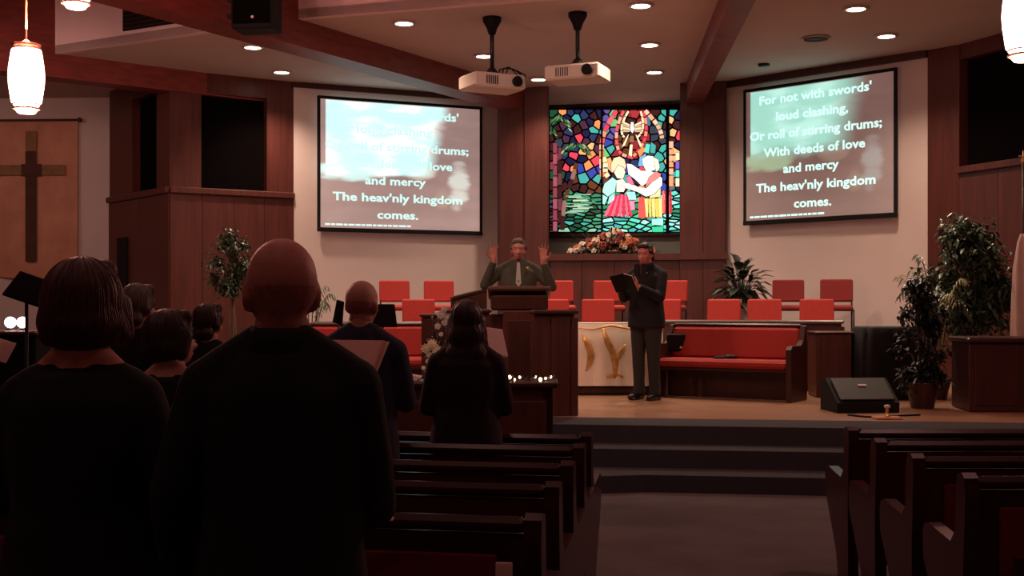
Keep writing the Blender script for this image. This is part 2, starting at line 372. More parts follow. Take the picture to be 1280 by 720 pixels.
# ------------------------------------------------------------ projectors
def projector(px, pyb, d, ptop, yaw, label, cables):
    p = P(px, pyb, d); t = thing('ceiling_projector', label, 'projector', p, TH+yaw, 'ceiling projectors')
    MB().bbox((0, 0, .10), (.72, .50, .19), .025).build('body', OFFW, t)
    MB().lathe([(.001, -.02), (.055, -.02), (.07, .05), (.05, .05)], n=18).xf(Matrix.Translation((.22, -.25, .10)) @ Matrix.Rotation(PI/2, 4, 'X')).build('lens', BLACK, t, True)
    v = MB()
    for k in range(6): v.box((-.20+k*.03, -.252, .10), (.012, .01, .11))
    v.build('vent_grille', METAL, t)
    MB().bbox((0, -.02, .205), (.3, .25, .03), .01).build('mount_plate', METAL, t)
    m = MB().tube([(0, 0, .2), (0, 0, H-p.z)], .028, 10); m.lathe([(.10, .21), (.04, .30)], n=16); m.build('pole', METAL, t, True)
    h = H-p.z
    MB().lathe([(.045, h-.22), (.07, h-.14), (.12, h-.05), (.12, h-.001)], n=18).build('ceiling_cup', BLACK, t, True)
    for k in range(cables):
        x = .12+.06*k
        MB().tube([(x, .1, .19), (x+.02, .05, .30+.02*k), (x+.12, -.02, .33-.02*k), (x+.22, -.05, .24), (x+.18, -.12, .12)], .009, 6).build('cable', BLACK, t, True)
projector(615, 114, 15.5, 25, math.radians(28), 'white ceiling projector with looping cables, left of the two', 3)
projector(722, 103, 15.25, 18, math.radians(-22), 'white ceiling projector on the right, aimed at the left', 0)

# ------------------------------------------------------------ projection screens with the hymn
def font_mesh(txt, parent, mname, u0, u1, vc, cap, W, Hh, z, name='lyric_line'):
    c = bpy.data.curves.new('t', 'FONT'); c.body = txt; c.size = 1; c.extrude = .0; c.offset = .026; c.resolution_u = 2
    o = bpy.data.objects.new('t', c); col.objects.link(o); bpy.context.view_layer.update()
    me = bpy.data.meshes.new_from_object(o.evaluated_get(bpy.context.evaluated_depsgraph_get())); bpy.data.objects.remove(o)
    xs = [v.co.x for v in me.vertices]; x0, x1 = min(xs), max(xs)
    for v in me.vertices:
        v.co = Vector((u0*W+(v.co.x-x0)/(x1-x0)*(u1-u0)*W, z, (1-vc)*Hh+(v.co.y-.34)*cap/.72*1.0))
    me.materials.append(mname); r = bpy.data.objects.new(name, me); col.objects.link(r); r.parent = parent; r['kind'] = 'stuff'; return r
def screen_mat(name, k, hot):
    m = bpy.data.materials.new(name); m.use_nodes = True; nt = m.node_tree; N = nt.nodes; L = nt.links
    b = N['Principled BSDF']; b.inputs['Base Color'].default_value = (.30, .27, .26, 1); b.inputs['Roughness'].default_value = .9; b.inputs['Specular IOR Level'].default_value = .1
    tc = N.new('ShaderNodeTexCoord'); sp = N.new('ShaderNodeSeparateXYZ'); L.new(tc.outputs['Generated'], sp.inputs[0])
    def mth(op, a, c=None):
        n = N.new('ShaderNodeMath'); n.operation = op
        for i, v in enumerate((a, c)):
            if v is None: continue
            if isinstance(v, (int, float)): n.inputs[i].default_value = v
            else: L.new(v, n.inputs[i])
        return n.outputs[0]
    ns = N.new('ShaderNodeTexNoise'); ns.inputs['Scale'].default_value = 3.2; ns.inputs['Detail'].default_value = 4
    mp = N.new('ShaderNodeMapping'); mp.inputs['Scale'].default_value = (1, 1, 2.6); L.new(tc.outputs['Generated'], mp.inputs[0]); L.new(mp.outputs[0], ns.inputs['Vector'])
    nz = mth('SUBTRACT', ns.outputs['Fac'], .5)
    U, V = sp.outputs['X'], sp.outputs['Z']
    def sm(x, a, c):
        n = N.new('ShaderNodeMapRange'); n.interpolation_type = 'SMOOTHSTEP'; n.inputs['From Min'].default_value = a; n.inputs['From Max'].default_value = c; L.new(x, n.inputs['Value']); return n.outputs['Result']
    def mix(f, a, c):
        n = N.new('ShaderNodeMix'); n.data_type = 'RGBA'; L.new(f, n.inputs[0])
        for s, v in ((n.inputs[6], a), (n.inputs[7], c)):
            if isinstance(v, tuple): s.default_value = (*v, 1)
            else: L.new(v, s)
        return n.outputs[2]
    # land and sky of the projected slide
    sky = mth('MULTIPLY', sm(mth('ADD', V, mth('MULTIPLY', nz, .14)), .40 if hot else .44, .45 if hot else .56), sm(mth('ADD', mth('ADD', U, mth('MULTIPLY', V, -.22)), mth('MULTIPLY', nz, .16)), .62 if hot else .66, .50 if hot else .38))
    left = sm(U, .028, .04); top = sm(V, .995, .985)
    sky = mth('MULTIPLY', mth('MULTIPLY', sky, left), top)
    dk = (.165, .095, .085) if not hot else (.22, .145, .135)
    base = mix(sm(ns.outputs['Fac'], .35, .7), dk, tuple(x*1.25 for x in dk))
    def blob(u, v, ru, rv):
        a = mth('DIVIDE', mth('SUBTRACT', U, u), ru); c = mth('DIVIDE', mth('SUBTRACT', V, v), rv)
        return sm(mth('ADD', mth('ADD', mth('MULTIPLY', a, a), mth('MULTIPLY', c, c)), mth('MULTIPLY', nz, 4.2)), 1.5, .3)
    base = mix(mth('MULTIPLY', blob(.86, .37, .07, .16), .8), base, (.36, .38, .37) if not hot else (.62, .66, .60))
    base = mix(mth('MULTIPLY', blob(.62, .46, .10, .05), .7), base, (.36, .24, .19) if not hot else (.62, .55, .42))
    base = mix(mth('MULTIPLY', blob(.75, .27, .05, .08), .4), base, (.40, .30, .22))
    sea = mth('MULTIPLY', blob(.14, .44, .22, .07), .9)
    base = mix(sea, base, (.42, .62, .38) if not hot else (.55, .85, .8))
    skyc = mix(sm(ns.outputs['Fac'], .42, .62), (.46, 1.0, .82) if not hot else (.55, .95, .93), (.70, 1.25, 1.08) if not hot else (.98, 1.08, 1.03))
    c = mix(sky, base, skyc)
    L.new(c, b.inputs['Emission Color']); b.inputs['Emission Strength'].default_value = k
    return m
def proj_screen(A, B, ta, tb, z0, z1, label, m, tm, slide):
    A, B = Vector(A), Vector(B); d = (B-A).normalized(); n = Vector((-d.y, d.x, 0))
    a = A+(B-A)*ta-n*.10; b = A+(B-A)*tb-n*.10; W = (b-a).length; Hh = z1-z0; a.z = z0
    t = thing('projection_screen', label, 'screen', a, math.atan2(d.y, d.x))
    im = MB().box((W/2, .0, Hh/2), (W, .01, Hh)).build('slide_image', m, t)
    for c, s, nm in (((W/2, 0, Hh+.015), (W+.09, .05, .05), 'top_bar'), ((W/2, 0, -.03), (W+.09, .06, .07), 'bottom_bar'), ((-.02, 0, Hh/2), (.05, .04, Hh), 'side_border'), ((W+.02, 0, Hh/2), (.05, .04, Hh), 'side_border')):
        MB().bbox(c, s, .008).build(nm, BLACK, t)
    MB().box((.2, .05, Hh-.05), (.05, .09, .05)).box((W-.2, .05, Hh-.05), (.05, .09, .05)).build('wall_bracket', METAL, t)
    rows = [("For not with swords'", .10, .86), ("loud clashing,", .22, .71), ("Or roll of stirring drums;", .03, .925), ("With deeds of love", .13, .82), ("and mercy", .27, .65), ("The heav'nly kingdom", .075, .885), ("comes.", .345, .60)]
    for i, (s, u0, u1) in enumerate(rows):
        font_mesh(s, im, tm, u0, u1, .085+.1335*i, .14, W, Hh, -.0075)
    f = MB(); x = .03
    while x < .55:
        l = R.uniform(.02, .05); f.box((W*(x+l/2), -.0068, Hh*.028), (W*l, .001, .030)); x += l+.006
    tag(f.build('footer_line', tm, im), kind='stuff')
    return t
TXT = mat('lyric_text', (.3, .3, .3), .9, emit=(.62, .98, .90), es=1.12, spec=0)
TXH = mat('lyric_text_hot', (.3, .3, .3), .9, emit=(.62, 1.0, .95), es=1.0, spec=0)
proj_screen(W1, W2, .114, .8955, 2.88, 5.05, 'large projection screen left of the pulpit, hymn words washed out by a bright sky', screen_mat('slide_left', 1.15, True), TXH, 0)
proj_screen(W3, W4, .1295, .8656, 2.95, 5.06, 'large projection screen right of the stained glass with clearly readable hymn words', screen_mat('slide_right', .72, False), TXT, 1)

# ------------------------------------------------------------ stained glass window
gd = (G2-G1).normalized(); gn = Vector((-gd.y, gd.x, 0)); G0 = G1-gn*.06
camp = Vector((0, 0, CAMZ))
def gpt(px, py):            # meets the plane of the window, gives (along, up)
    r = pp(px, 1.0); r.z = (HY-py)/F
    tt = (G0-camp).dot(gn)/r.dot(gn); q = camp+r*tt
    return ((q-G0).dot(gd), q.z)
glass = thing('stained_glass_window', 'backlit stained glass window of a river baptism under a descending dove', 'window', G0, math.atan2(gd.y, gd.x))
glass['kind'] = 'thing' if False else glass.get('kind', 'thing'); del glass['kind']
x0, zt = gpt(686, 136); x1, zb = gpt(851, 291)
MB().box(((x0+x1)/2, .015, (zt+zb)/2), (x1-x0+.02, .03, zt-zb+.02)).build('lead_backing', BLACK, glass)
for c, s in ((((x0+x1)/2, -.02, zt+.04), (x1-x0+.14, .08, .07)), (((x0+x1)/2, -.02, zb-.03), (x1-x0+.14, .08, .06)), ((x0-.035, -.02, (zt+zb)/2), (.07, .08, zt-zb)), ((x1+.035, -.02, (zt+zb)/2), (.07, .08, zt-zb))):
    MB().bbox(c, s, .01).build('frame', DWOOD, glass)
GM = {}
def gmat(c):
    c = tuple(round(max(0, min(1, v)), 2) for v in c)
    if c not in GM:
        GM[c] = mat('glass_%d' % len(GM), tuple(v*.12+.005 for v in c), .3, emit=c, es=GLASS_E)
    return GM[c]
NP = [0]; lead = MB(); small = {}
def clip(poly, a, b, c):    # keep a*x+b*y<=c
    out = []
    for i in range(len(poly)):
        p, q = poly[i], poly[(i+1) % len(poly)]; dp = a*p[0]+b*p[1]-c; dq = a*q[0]+b*q[1]-c
        if dp <= 0: out.append(p)
        if dp*dq < 0:
            t_ = dp/(dp-dq); out.append((p[0]+(q[0]-p[0])*t_, p[1]+(q[1]-p[1])*t_))
    return out
def inset(poly, k):
    n = len(poly); a = sum(poly[i][0]*poly[(i+1) % n][1]-poly[(i+1) % n][0]*poly[i][1] for i in range(n)); s = 1 if a > 0 else -1
    out = list(poly)
    if k > 0:
        for i in range(n):
            p, q = poly[i], poly[(i+1) % n]; dx, dy = q[0]-p[0], q[1]-p[1]; l = math.hypot(dx, dy)
            if l < 1e-6: continue
            nx, ny = dy/l*s, -dx/l*s
            out = clip(out, nx, ny, nx*p[0]+ny*p[1]-k)
            if len(out) < 3: return []
    return out
def grow(poly, k):
    cx = sum(p[0] for p in poly)/len(poly); cy = sum(p[1] for p in poly)/len(poly)
    out = []
    for p in poly:
        l = math.hypot(p[0]-cx, p[1]-cy)+1e-6; out.append((p[0]+(p[0]-cx)/l*k, p[1]+(p[1]-cy)/l*k))
    return out
def pane(poly, c, layer=0, ld=.55, part=True):       # poly in photo plan of the window
    if layer:
        g = [gpt(*p) for p in grow(poly, ld)]
        lead.extr([(u, z) for u, z in g], (0, -.002-.010*layer, 0), (1, 0, 0), (0, 0, 1), (0, .004, 0))
    g = [gpt(*p) for p in poly]
    if len(g) < 3: return
    o = (0, -.006-.010*layer, 0)
    if part and NP[0] < 290:
        MB().extr(g, o, (1, 0, 0), (0, 0, 1), (0, .006, 0)).build('pane', gmat(c), glass); NP[0] += 1
    else: small.setdefault(tuple(round(v, 2) for v in c), MB()).extr(g, o, (1, 0, 0), (0, 0, 1), (0, .006, 0))
def inpoly(x, y, p):
    r = False; j = len(p)-1
    for i in range(len(p)):
        if (p[i][1] > y) != (p[j][1] > y) and x < (p[j][0]-p[i][0])*(y-p[i][1])/(p[j][1]-p[i][1])+p[i][0]: r = not r
        j = i
    return r
NAVY, ORG, TEAL, CREAM, SLATE, MAR, ROSE = (.01, .01, .045), (.80, .25, .08), (.05, .34, .30), (.75, .42, .18), (.03, .035, .06), (.045, .005, .008), (.65, .05, .08)
GRN, LIME, DGR, BLU, AQ, PALE, PEACH = (.02, .20, .10), (.15, .45, .15), (.012, .06, .03), (.03, .05, .30), (.10, .62, .50), (.35, .75, .65), (1, .72, .50)
WHT, CRIM, GOLD, BRN = (1.0, .88, .80), (.75, .02, .07), (.95, .55, .10), (.10, .03, .015)
fig = [(752, 228), (764, 202), (775, 193), (790, 205), (800, 196), (815, 196), (828, 206), (832, 225), (842, 250), (842, 272), (754, 276)]
def field(x, y):
    if y > 241 and x > 704:
        if x > 834: return R.choice([AQ, PALE, GRN, TEAL])
        if y > 268 and x > 752: return R.choice([AQ, AQ, (.05, .5, .25), PALE, TEAL])
        return R.choice([GRN, GRN, DGR, (.05, .28, .16), (.22, .42, .30), TEAL if y > 262 else GRN])
    if x < 703: return R.choice([MAR, MAR, (.20, .03, .05), DGR, SLATE])
    if 754 < x < 770 and y < 200: return R.choice([BLU, TEAL, LIME, (.10, .07, .25), SLATE])
    if 808 < x < 833 and y < 240: return R.choice([TEAL, BLU, (.05, .15, .22), SLATE, MAR])
    if 770 <= x <= 808 and y < 200: return R.choice([MAR, BRN, (.25, .02, .03), (.15, .05, .02)])
    if x > 834: return R.choice([NAVY, CREAM, SLATE, MAR, (.1, .12, .14), ROSE, TEAL])
    if 224 < y <= 241: return R.choice([BRN, MAR, NAVY, ORG, (.1, .03, .02)]) if x > 712 else MAR
    if 208 < y <= 224 and x > 722: return R.choice([BLU, (.04, .03, .35), TEAL, ROSE, BLU])
    return R.choice([NAVY, NAVY, ORG, TEAL, CREAM, SLATE, MAR, NAVY, (.06, .02, .04), ROSE, (.02, .03, .09), (.8, .36, .14)])
# background panes: a voronoi field, flat and wide over the water
sites = []
tries = 0
while tries < 9000:
    tries += 1
    x, y = R.uniform(687, 850), R.uniform(137, 290)
    if inpoly(x, y, fig) and R.random() < .93: continue
    sy = 2.6 if (y > 241 and x > 704) else 1
    ok = True
    for (a, b) in sites:
        s2 = 2.4 if y > 241 else 1
        if (x-a)**2*(.55 if y > 241 else 1)+((y-b)*s2)**2 < 8.0**2: ok = False; break
    if ok: sites.append((x, y))
R2 = sites
for i, (x, y) in enumerate(sites):
    poly = [(686.5, 136.5), (850.5, 136.5), (850.5, 290.5), (686.5, 290.5)]
    s = 2.2 if y > 241 else 1
    for j, (a, b) in enumerate(sites):
        if i == j or abs(a-x)+abs(b-y) > 70: continue
        s2 = 2.2 if (y > 241 and b > 236) or (b > 241 and y > 236) else 1
        nx, ny = a-x, (b-y)*s2*s2; mx, my = (a+x)/2, (b+y)/2
        poly = clip(poly, nx, ny, nx*mx+ny*my)
        if len(poly) < 3: break
    poly = inset(poly, 1.0)
    if len(poly) >= 3: pane(poly, field(x, y), 0)
def bricks(pts, w, cs, layer=1, gap=.9):              # a band of pieces along a line
    for i in range(len(pts)-1):
        (ax, ay), (bx, by) = pts[i], pts[i+1]; dx, dy = bx-ax, by-ay; l = math.hypot(dx, dy); nx, ny = -dy/l*w/2, dx/l*w/2; g = gap/l
        p = [(ax+dx*g+nx, ay+dy*g+ny), (bx-dx*g+nx, by-dy*g+ny), (bx-dx*g-nx, by-dy*g-ny), (ax+dx*g-nx, ay+dy*g-ny)]
        pane(p, cs[i % len(cs)], layer, part=w > 3.4)
def curve(pts, n):
    out = []
    m = len(pts)-1
    for k in range(n+1):
        t_ = k/n*m; i = min(int(t_), m-1); f = t_-i
        p0, p1, p2, p3 = pts[max(i-1, 0)], pts[i], pts[i+1], pts[min(i+2, m)]
        out.append(tuple(.5*((2*p1[q])+(-p0[q]+p2[q])*f+(2*p0[q]-5*p1[q]+4*p2[q]-p3[q])*f*f+(-p0[q]+3*p1[q]-3*p2[q]+p3[q])*f**3) for q in (0, 1)))
    return out
# palm trunks
bricks([(694, y) for y in range(178, 291, 14)], 5, [(.22, .04, .06), (.30, .07, .09)], 1)
bricks([(700, y) for y in range(184, 291, 16)], 4.5, [(.15, .03, .04), MAR], 1)
bricks(curve([(721, 203), (715, 225), (706, 250), (703, 288)], 6), 5, [BRN, (.25, .12, .10), MAR], 1)
# palm leaves
def leaves(cx, cy, n, rx, ry, layer=2):
    for k in range(n):
        a = R.uniform(-.35, PI+.35); rr = R.uniform(.25, 1); x = cx+math.cos(a)*rx*rr; y = cy-math.sin(a)*ry*rr*.75+ry*.45*rr*rr
        l = R.uniform(2.6, 4.2); ang = math.atan2(.75+rr*.6, math.cos(a)*1.2)
        dx, dy = math.cos(ang)*l, math.sin(ang)*l
        p = [(x-dx, y-dy), (x-dy*.22, y+dx*.22), (x+dx, y+dy), (x+dy*.22, y-dx*.22)]
        p = [(min(max(q[0], 687.5), 850), min(max(q[1], 138), 290)) for q in p]
        pane(p, R.choice([(.03, .10, .03), (.05, .16, .05), (.10, .20, .07), (.45, .50, .28), (.02, .06, .02)]), layer, .7, False)
leaves(700, 152, 34, 14, 17); leaves(721, 186, 46, 20, 17); leaves(692, 166, 12, 5, 10)
# arches
bricks(curve([(771, 138), (759, 158), (753, 176), (752, 195), (753, 222)], 9), 5.5, [(.80, .05, .10), (.90, .12, .14), (.75, .04, .08), (.95, .25, .15), (.85, .10, .1), (1, .45, .25), ORG, (1, .5, .3), ORG], 2)
bricks(curve([(806, 138), (817, 150), (825, 162), (828, 174)], 6), 5, [(1, .5, .35), (.9, .35, .18)], 2)
bricks(curve([(780, 138), (772, 158), (771, 178), (776, 192), (790, 197)], 9), 3.6, [(.80, .08, .10), (.95, .35, .25)], 2)
bricks(curve([(805, 140), (808, 158), (806, 175), (797, 190), (788, 199)], 9), 3.6, [(.75, .05, .08), (.9, .25, .15)], 2)
bricks(curve([(786, 139), (779, 152), (777, 166), (781, 172)], 5), 2.4, [(1, .75, .45)], 2, .5)
bricks(curve([(801, 139), (804, 152), (803, 164), (797, 172)], 5), 2.4, [(1, .7, .4)], 2, .5)
for p in ([(787, 139), (800, 139), (797, 147), (790, 147)],): pane(p, (.35, .03, .03), 2)
# dove and rays
pane([(789, 153), (792, 153), (793, 162), (791, 167), (788, 163)], (1, .9, .85), 3)
for s in (-1, 1):
    for k in range(4): pane([(790.5+s*3, 156+k*2.4), (790.5+s*11, 152+k*3.6), (790.5+s*12, 154.5+k*3.6), (790.5+s*3, 158+k*2.4)], (.55, .38, .22) if k % 2 else (.9, .65, .4), 3, .5, False)
    pane([(790.5+s*4, 168), (790.5+s*6, 170), (790.5+s*13, 184), (790.5+s*9, 182)], (1, .75, .45), 3)
pane([(788, 181), (791, 181), (790, 196), (786, 194)], (1, .78, .48), 3); pane([(788, 170), (792, 170), (793, 178), (787, 178)], (.25, .12, .06), 3)
for p, c in (([(797, 190), (803, 184), (808, 186), (800, 197)], ORG), ([(808, 180), (813, 181), (811, 192), (805, 190)], AQ), ([(800, 197), (808, 192), (806, 208), (798, 208)], (.15, .4, .75)), ([(814, 178), (820, 182), (819, 192), (813, 191)], TEAL)): pane(p, c, 3)
bricks(curve([(754, 196), (758, 206), (756, 214), (761, 222)], 4), 6, [(1, .65, .3), (1, .75, .45), (1, .6, .35)], 3)
# right border column
bricks([(838.5, y) for y in (176, 186, 194, 202, 210, 219, 234)], 6.5, [(1, .40, .25), (.9, .3, .15)], 2)
bricks([(847, y) for y in (190, 201, 212, 222, 234)], 4.5, [(1, .72, .4), (.2, .1, .5), AQ], 2)
# river lines
for k in range(15):
    y = 243+k*1.6+R.uniform(-.4, .4); xa = R.uniform(706, 728); pane([(xa, y), (xa+R.uniform(12, 26), y-.3), (xa+20, y+1.1), (xa, y+1.0)], R.choice([(.25, .45, .33), (.45, .6, .35), (.12, .3, .2)]), 1, .4, False)
# the figure on the left: hair, face, sleeve, robe
F_ = lambda p, c, l=4, part=True: pane(p, c, l, .7, part)
F_([(765, 216), (764, 206), (768, 198), (775, 196), (781, 200), (783, 208), (781, 214), (775, 208)], (1, .62, .38))
F_([(773, 207), (780, 210), (782, 216), (779, 224), (772, 223), (768, 216)], PEACH, 5)
F_([(756, 230), (766, 222), (771, 226), (769, 240), (760, 246), (753, 240)], (.40, .75, .62)); F_([(753, 243), (760, 247), (756, 256), (752, 254)], PALE); F_([(762, 246), (769, 241), (768, 250), (760, 256)], PALE)
F_([(771, 226), (779, 224), (784, 231), (780, 240), (771, 240)], (1, .80, .62)); F_([(783, 222), (788, 220), (793, 230), (786, 231)], (.85, .15, .25))
for k in range(8):
    xa = 755+k*4.6; F_([(768+k*2.2, 243+abs(k-4)*.6), (770+k*2.2, 243+abs(k-4)*.6), (xa+3.6, 271), (xa, 270)], CRIM if k % 2 else (1, .12, .20), 4, True)
F_([(783, 240), (794, 240), (796, 250), (786, 250)], PALE); F_([(786, 252), (793, 251), (794, 262), (788, 264)], (1, .25, .35))
# the figure on the right: hair, body, arms, tunic, skirt, cloak
F_([(804, 206), (803, 199), (810, 195), (817, 196), (822, 202), (820, 212), (815, 214), (808, 214)], (1, .90, .72), 5)
F_([(817, 197), (823, 200), (825, 210), (821, 216), (819, 208)], (1, .75, .55), 6)
F_([(784, 205), (790, 206), (802, 214), (812, 214), (818, 216), (810, 228), (803, 233), (796, 226), (786, 218)], WHT, 5)
F_([(777, 231), (784, 229), (797, 234), (808, 236), (818, 226), (822, 219), (828, 223), (828, 232), (818, 243), (808, 246), (797, 240), (784, 236)], (1, .86, .78), 6)
F_([(812, 222), (820, 215), (827, 218), (822, 224), (814, 229), (807, 235)], (.95, .22, .20), 7)
F_([(812, 244), (826, 234), (826, 246), (813, 248)], (.75, .65, .30), 5)
for k in range(5): F_([(806+k*4.4, 249), (810+k*4.4, 248), (810.4+k*4.4, 272), (808+k*4, 271)], GOLD if k % 2 else (1, .70, .22), 5)
for k in range(3): F_([(799+k*2.4, 246), (801+k*2.4, 247), (803+k*4, 273), (798+k*4, 272)], (.9, .08, .07), 4, False)
for k in range(4): F_([(828+k*3, 240), (830.5+k*3, 238), (831+k*3.2, 266), (828+k*3.2, 268)], (.50, .02, .04) if k % 2 else (.9, .15, .12), 5, False)
F_([(815, 274), (829, 273), (829, 282), (815, 281)], PALE, 3); F_([(815, 284), (829, 283), (829, 290), (816, 290)], (.03, .55, .25), 3)
lead.build('lead_came', BLACK, glass)
for xx, w_ in ((752, 1.8), (833, 3.6)):
    u, z = gpt(xx, 200); u2, _ = gpt(xx+w_, 200)
    MB().box(((u+u2)/2, -.045, (zt+zb)/2), (u2-u, .10, zt-zb)).build('mullion', BLACK, glass)
for c, m_ in small.items():
    o = m_.build('small_pane', gmat(c), glass); o['kind'] = 'stuff'
# ------------------------------------------------------------ cross banner on the left wall
bA, bB = pp(-420, 21.9), pp(150, 21.5); bd = (bB-bA).normalized(); bn = Vector((-bd.y, bd.x, 0))
def wallhit(A, n, px, py, off):
    A = Vector(A)-n*off; r = pp(px, 1.0); r.z = (HY-py)/F; tt = (A-camp).dot(n)/r.dot(n); return camp+r*tt
BANN = mat('banner_cloth', (.60, .30, .19), .9, c2=(.46, .21, .13), scale=2.5, bump=.1)
CRB = mat('cross_brown', (.085, .035, .022), .9, var=.3, scale=8); CRT = mat('cross_tan', (.27, .15, .075), .9, var=.3, scale=8)
p0 = wallhit(bA, bn, 40, 345, .06)
t = thing('cross_banner', 'tan hanging cloth banner with a large brown cross', 'banner', p0, math.atan2(bd.y, bd.x)); s_ = p0.length/F*1.0; s_ = 21.6/F
m = MB(); nx, nz_ = 24, 10; W_, H_ = 112*s_, 193*s_
vs = []; fs = []
for k in range(2):
    for i in range(nx+1):
        for j in range(nz_+1):
            u = i/nx; v = j/nz_; vs.append((-54*s_+u*W_, .02*math.sin(u*17)*(1-v)+(.006 if k else -.006), v*H_+(.05*math.sin(u*PI)*(v < .01)*-1)))
N1 = (nx+1)*(nz_+1)
for i in range(nx):
    for j in range(nz_):
        a = i*(nz_+1)+j; fs.append((a, a+nz_+1, a+nz_+2, a+1)); fs.append((N1+a, N1+a+1, N1+a+nz_+2, N1+a+nz_+1))
m.add(vs, fs).build('cloth', BANN, t, True)
def bx(px0, px1, py0, py1, mt, nm, y): MB().bbox((((px0+px1)/2-40)*s_, y, (345-(py0+py1)/2)*s_), ((px1-px0)*s_, .012, (py1-py0)*s_), .005).build(nm, mt, t)
bx(-2, 83, 207, 220, CRT, 'cross_arm', -.04); bx(28, 54, 206, 221, CRB, 'cross_wrap', -.052)
bx(33, 47, 165, 190, CRT, 'cross_head', -.04); bx(33, 47, 190, 327, CRB, 'cross_shaft', -.046)
m = MB().tube([(-60*s_, -.02, H_+.01), (60*s_, -.02, H_+.01)], .022, 10); m.ell((61*s_, -.02, H_+.01), .045); m.build('hanging_rod', CRB, t, True)
# ------------------------------------------------------------ pews
def pew(name, end, rz, L, side, label, group, z=0):
    # local: x runs along the pew from the aisle end (0) away by side; +y toward the chancel (seat side)
    t = thing(name, label, 'pew', (end.x, end.y, z), rz, group)
    prof = [(-.06, 0), (-.05, .45), (-.075, .80), (-.065, .875), (-.03, .895), (.015, .885), (.03, .86), (.05, .64), (.12, .585), (.30, .60), (.46, .615), (.53, .60), (.555, .55), (.54, .44), (.40, .30), (.24, .12), (.20, 0)]
    prof = [(y*(.8 if y > 0 else 1), z_) for y, z_ in prof]
    for k in (0, 1):
        x = -side*.0 if k == 0 else side*L
        MB().extr(prof, (x-.03, 0, 0), (0, 1, 0), (0, 0, 1), (.06, 0, 0)).build('end_panel', PEWW, t)
    cx = side*L/2
    MB().bbox((cx, -.005, .52), (L-.06, .028, .60), .006).build('backrest', PEWW, t)
    MB().bbox((cx, -.01, .850), (L-.06, .055, .055), .02).build('cap_rail', PEWW, t)
    MB().bbox((cx, .02, .60), (L-.08, .04, .34), .015).build('back_cushion', DRED, t)
    n = max(2, int(L/1.3)); w_ = (L-.1)/n
    for k in range(n):
        MB().bbox((side*(.05+w_*(k+.5)), -.026, .52), (w_-.16, .020, .46), .008).build('rear_panel', DRED, t)
    MB().bbox((cx, .155, .40), (L-.07, .31, .035), .01).build('seat', PEWW, t)
    MB().bbox((cx, .16, .445), (L-.09, .29, .06), .02).build('seat_cushion', DRED, t)
    MB().bbox((cx, -.065, .50), (L*.9, .01, .09), .003).box((cx, -.045, .455), (L*.9, .05, .012)).build('book_rack', PEWW, t)
    return t
ordn = ['front', 'second', 'third', 'fourth', 'fifth']
Lp = [(737, 6.6), (728, 6.07), (714, 5.41), (696, 4.78), (673, 4.05)]
for k, (px, d) in enumerate(Lp):
    e = pp(px-3, d+.03)
    pew('church_pew', e, TH-math.radians(10.5), 5.2, -1, ['dark pew in the left block nearest the chancel steps', 'dark pew of the left block, second from the chancel steps', 'dark pew in the middle of the five in the left block', 'dark pew of the left block, second nearest the camera', 'dark red panelled pew of the left block nearest the camera'][k], 'left block of pews')
Rp = [(1063, 6.94), (1097, 6.35), (1143, 5.70), (1207, 5.05)]
for k, (px, d) in enumerate(Rp):
    e = pp(px, d)
    pew('church_pew', e, TH, 3.6, 1, ['dark pew in the right block nearest the chancel steps', 'dark pew of the right block, second from the chancel steps', 'dark pew of the right block, second nearest the camera', 'dark pew of the right block nearest the camera, cut by the corner'][k], 'right block of pews')
# a hymn sheet left in the rack, and a book on a pew cap
t = MB().bbox((0, 0, 0), (.12, .02, .012), .003).build('hymn_leaflet', WHITEP, loc=P(470, 649, 4.075)+Vector((0, 0, .002)), rz=TH); tag(t, 'small pale leaflet lying on the cap of the nearest left pew', 'leaflet')
t = MB().bbox((0, 0, 0), (.055, .015, .10), .003).build('offering_envelope', WHITEP, loc=P(630, 722, 3.93), rz=TH-.09); tag(t, 'pale envelope standing in the rack of the nearest left pew', 'envelope')

# ------------------------------------------------------------ choir chairs
FR = mat('chair_frame', (.014, .006, .005), .6)
WINE = mat('wine_fabric', (.24, .018, .016), .8, var=.2, scale=40)
def chair_proto():
    t = thing('choir_chair', 'x', 'chair')
    MB().bbox((0, -.01, .44), (.46, .44, .09), .03).build('seat', RED, t)
    b = MB().bbox((0, .0, 0), (.475, .07, .34), .02, rx=-.14).build('backrest', RED, t, loc=(0, .215, .70))
    for x in (-.235, .235):
        MB().tube([(x*.93, .18, .0), (x*.93, .20, .45), (x*.93, .27, .86)], [.014, .014, .012], 6).build('leg', FR, t, True)
        MB().tube([(x, -.19, .0), (x, -.20, .42)], .014, 6).build('leg', FR, t, True)
        MB().box((x*.98, -.01, .40), (.02, .40, .03)).build('seat_rail', FR, t)
    MB().box((0, .155, .42), (.46, .02, .03)).build('back_rail', FR, t)
    return t
cp0 = chair_proto(); used = False
def chair(px, py_top, d, z, ang, label, group):
    global used
    o = cp0 if not used else copy_tree(cp0); used = True
    p = pp(px, d, z); o.location = p; o.rotation_euler = (0, 0, TH+ang); o['label'] = label; o['group'] = group
    if label.startswith('dark red'):
        for c in o.children:
            if c.name.startswith('backrest') or (c.name.startswith('seat') and not c.name.startswith('seat_')): c.data = c.data.copy(); c.data.materials[0] = WINE
A_ = math.radians
gr, gf = 'red chairs in the rear choir row', 'red chairs in the front choir row'
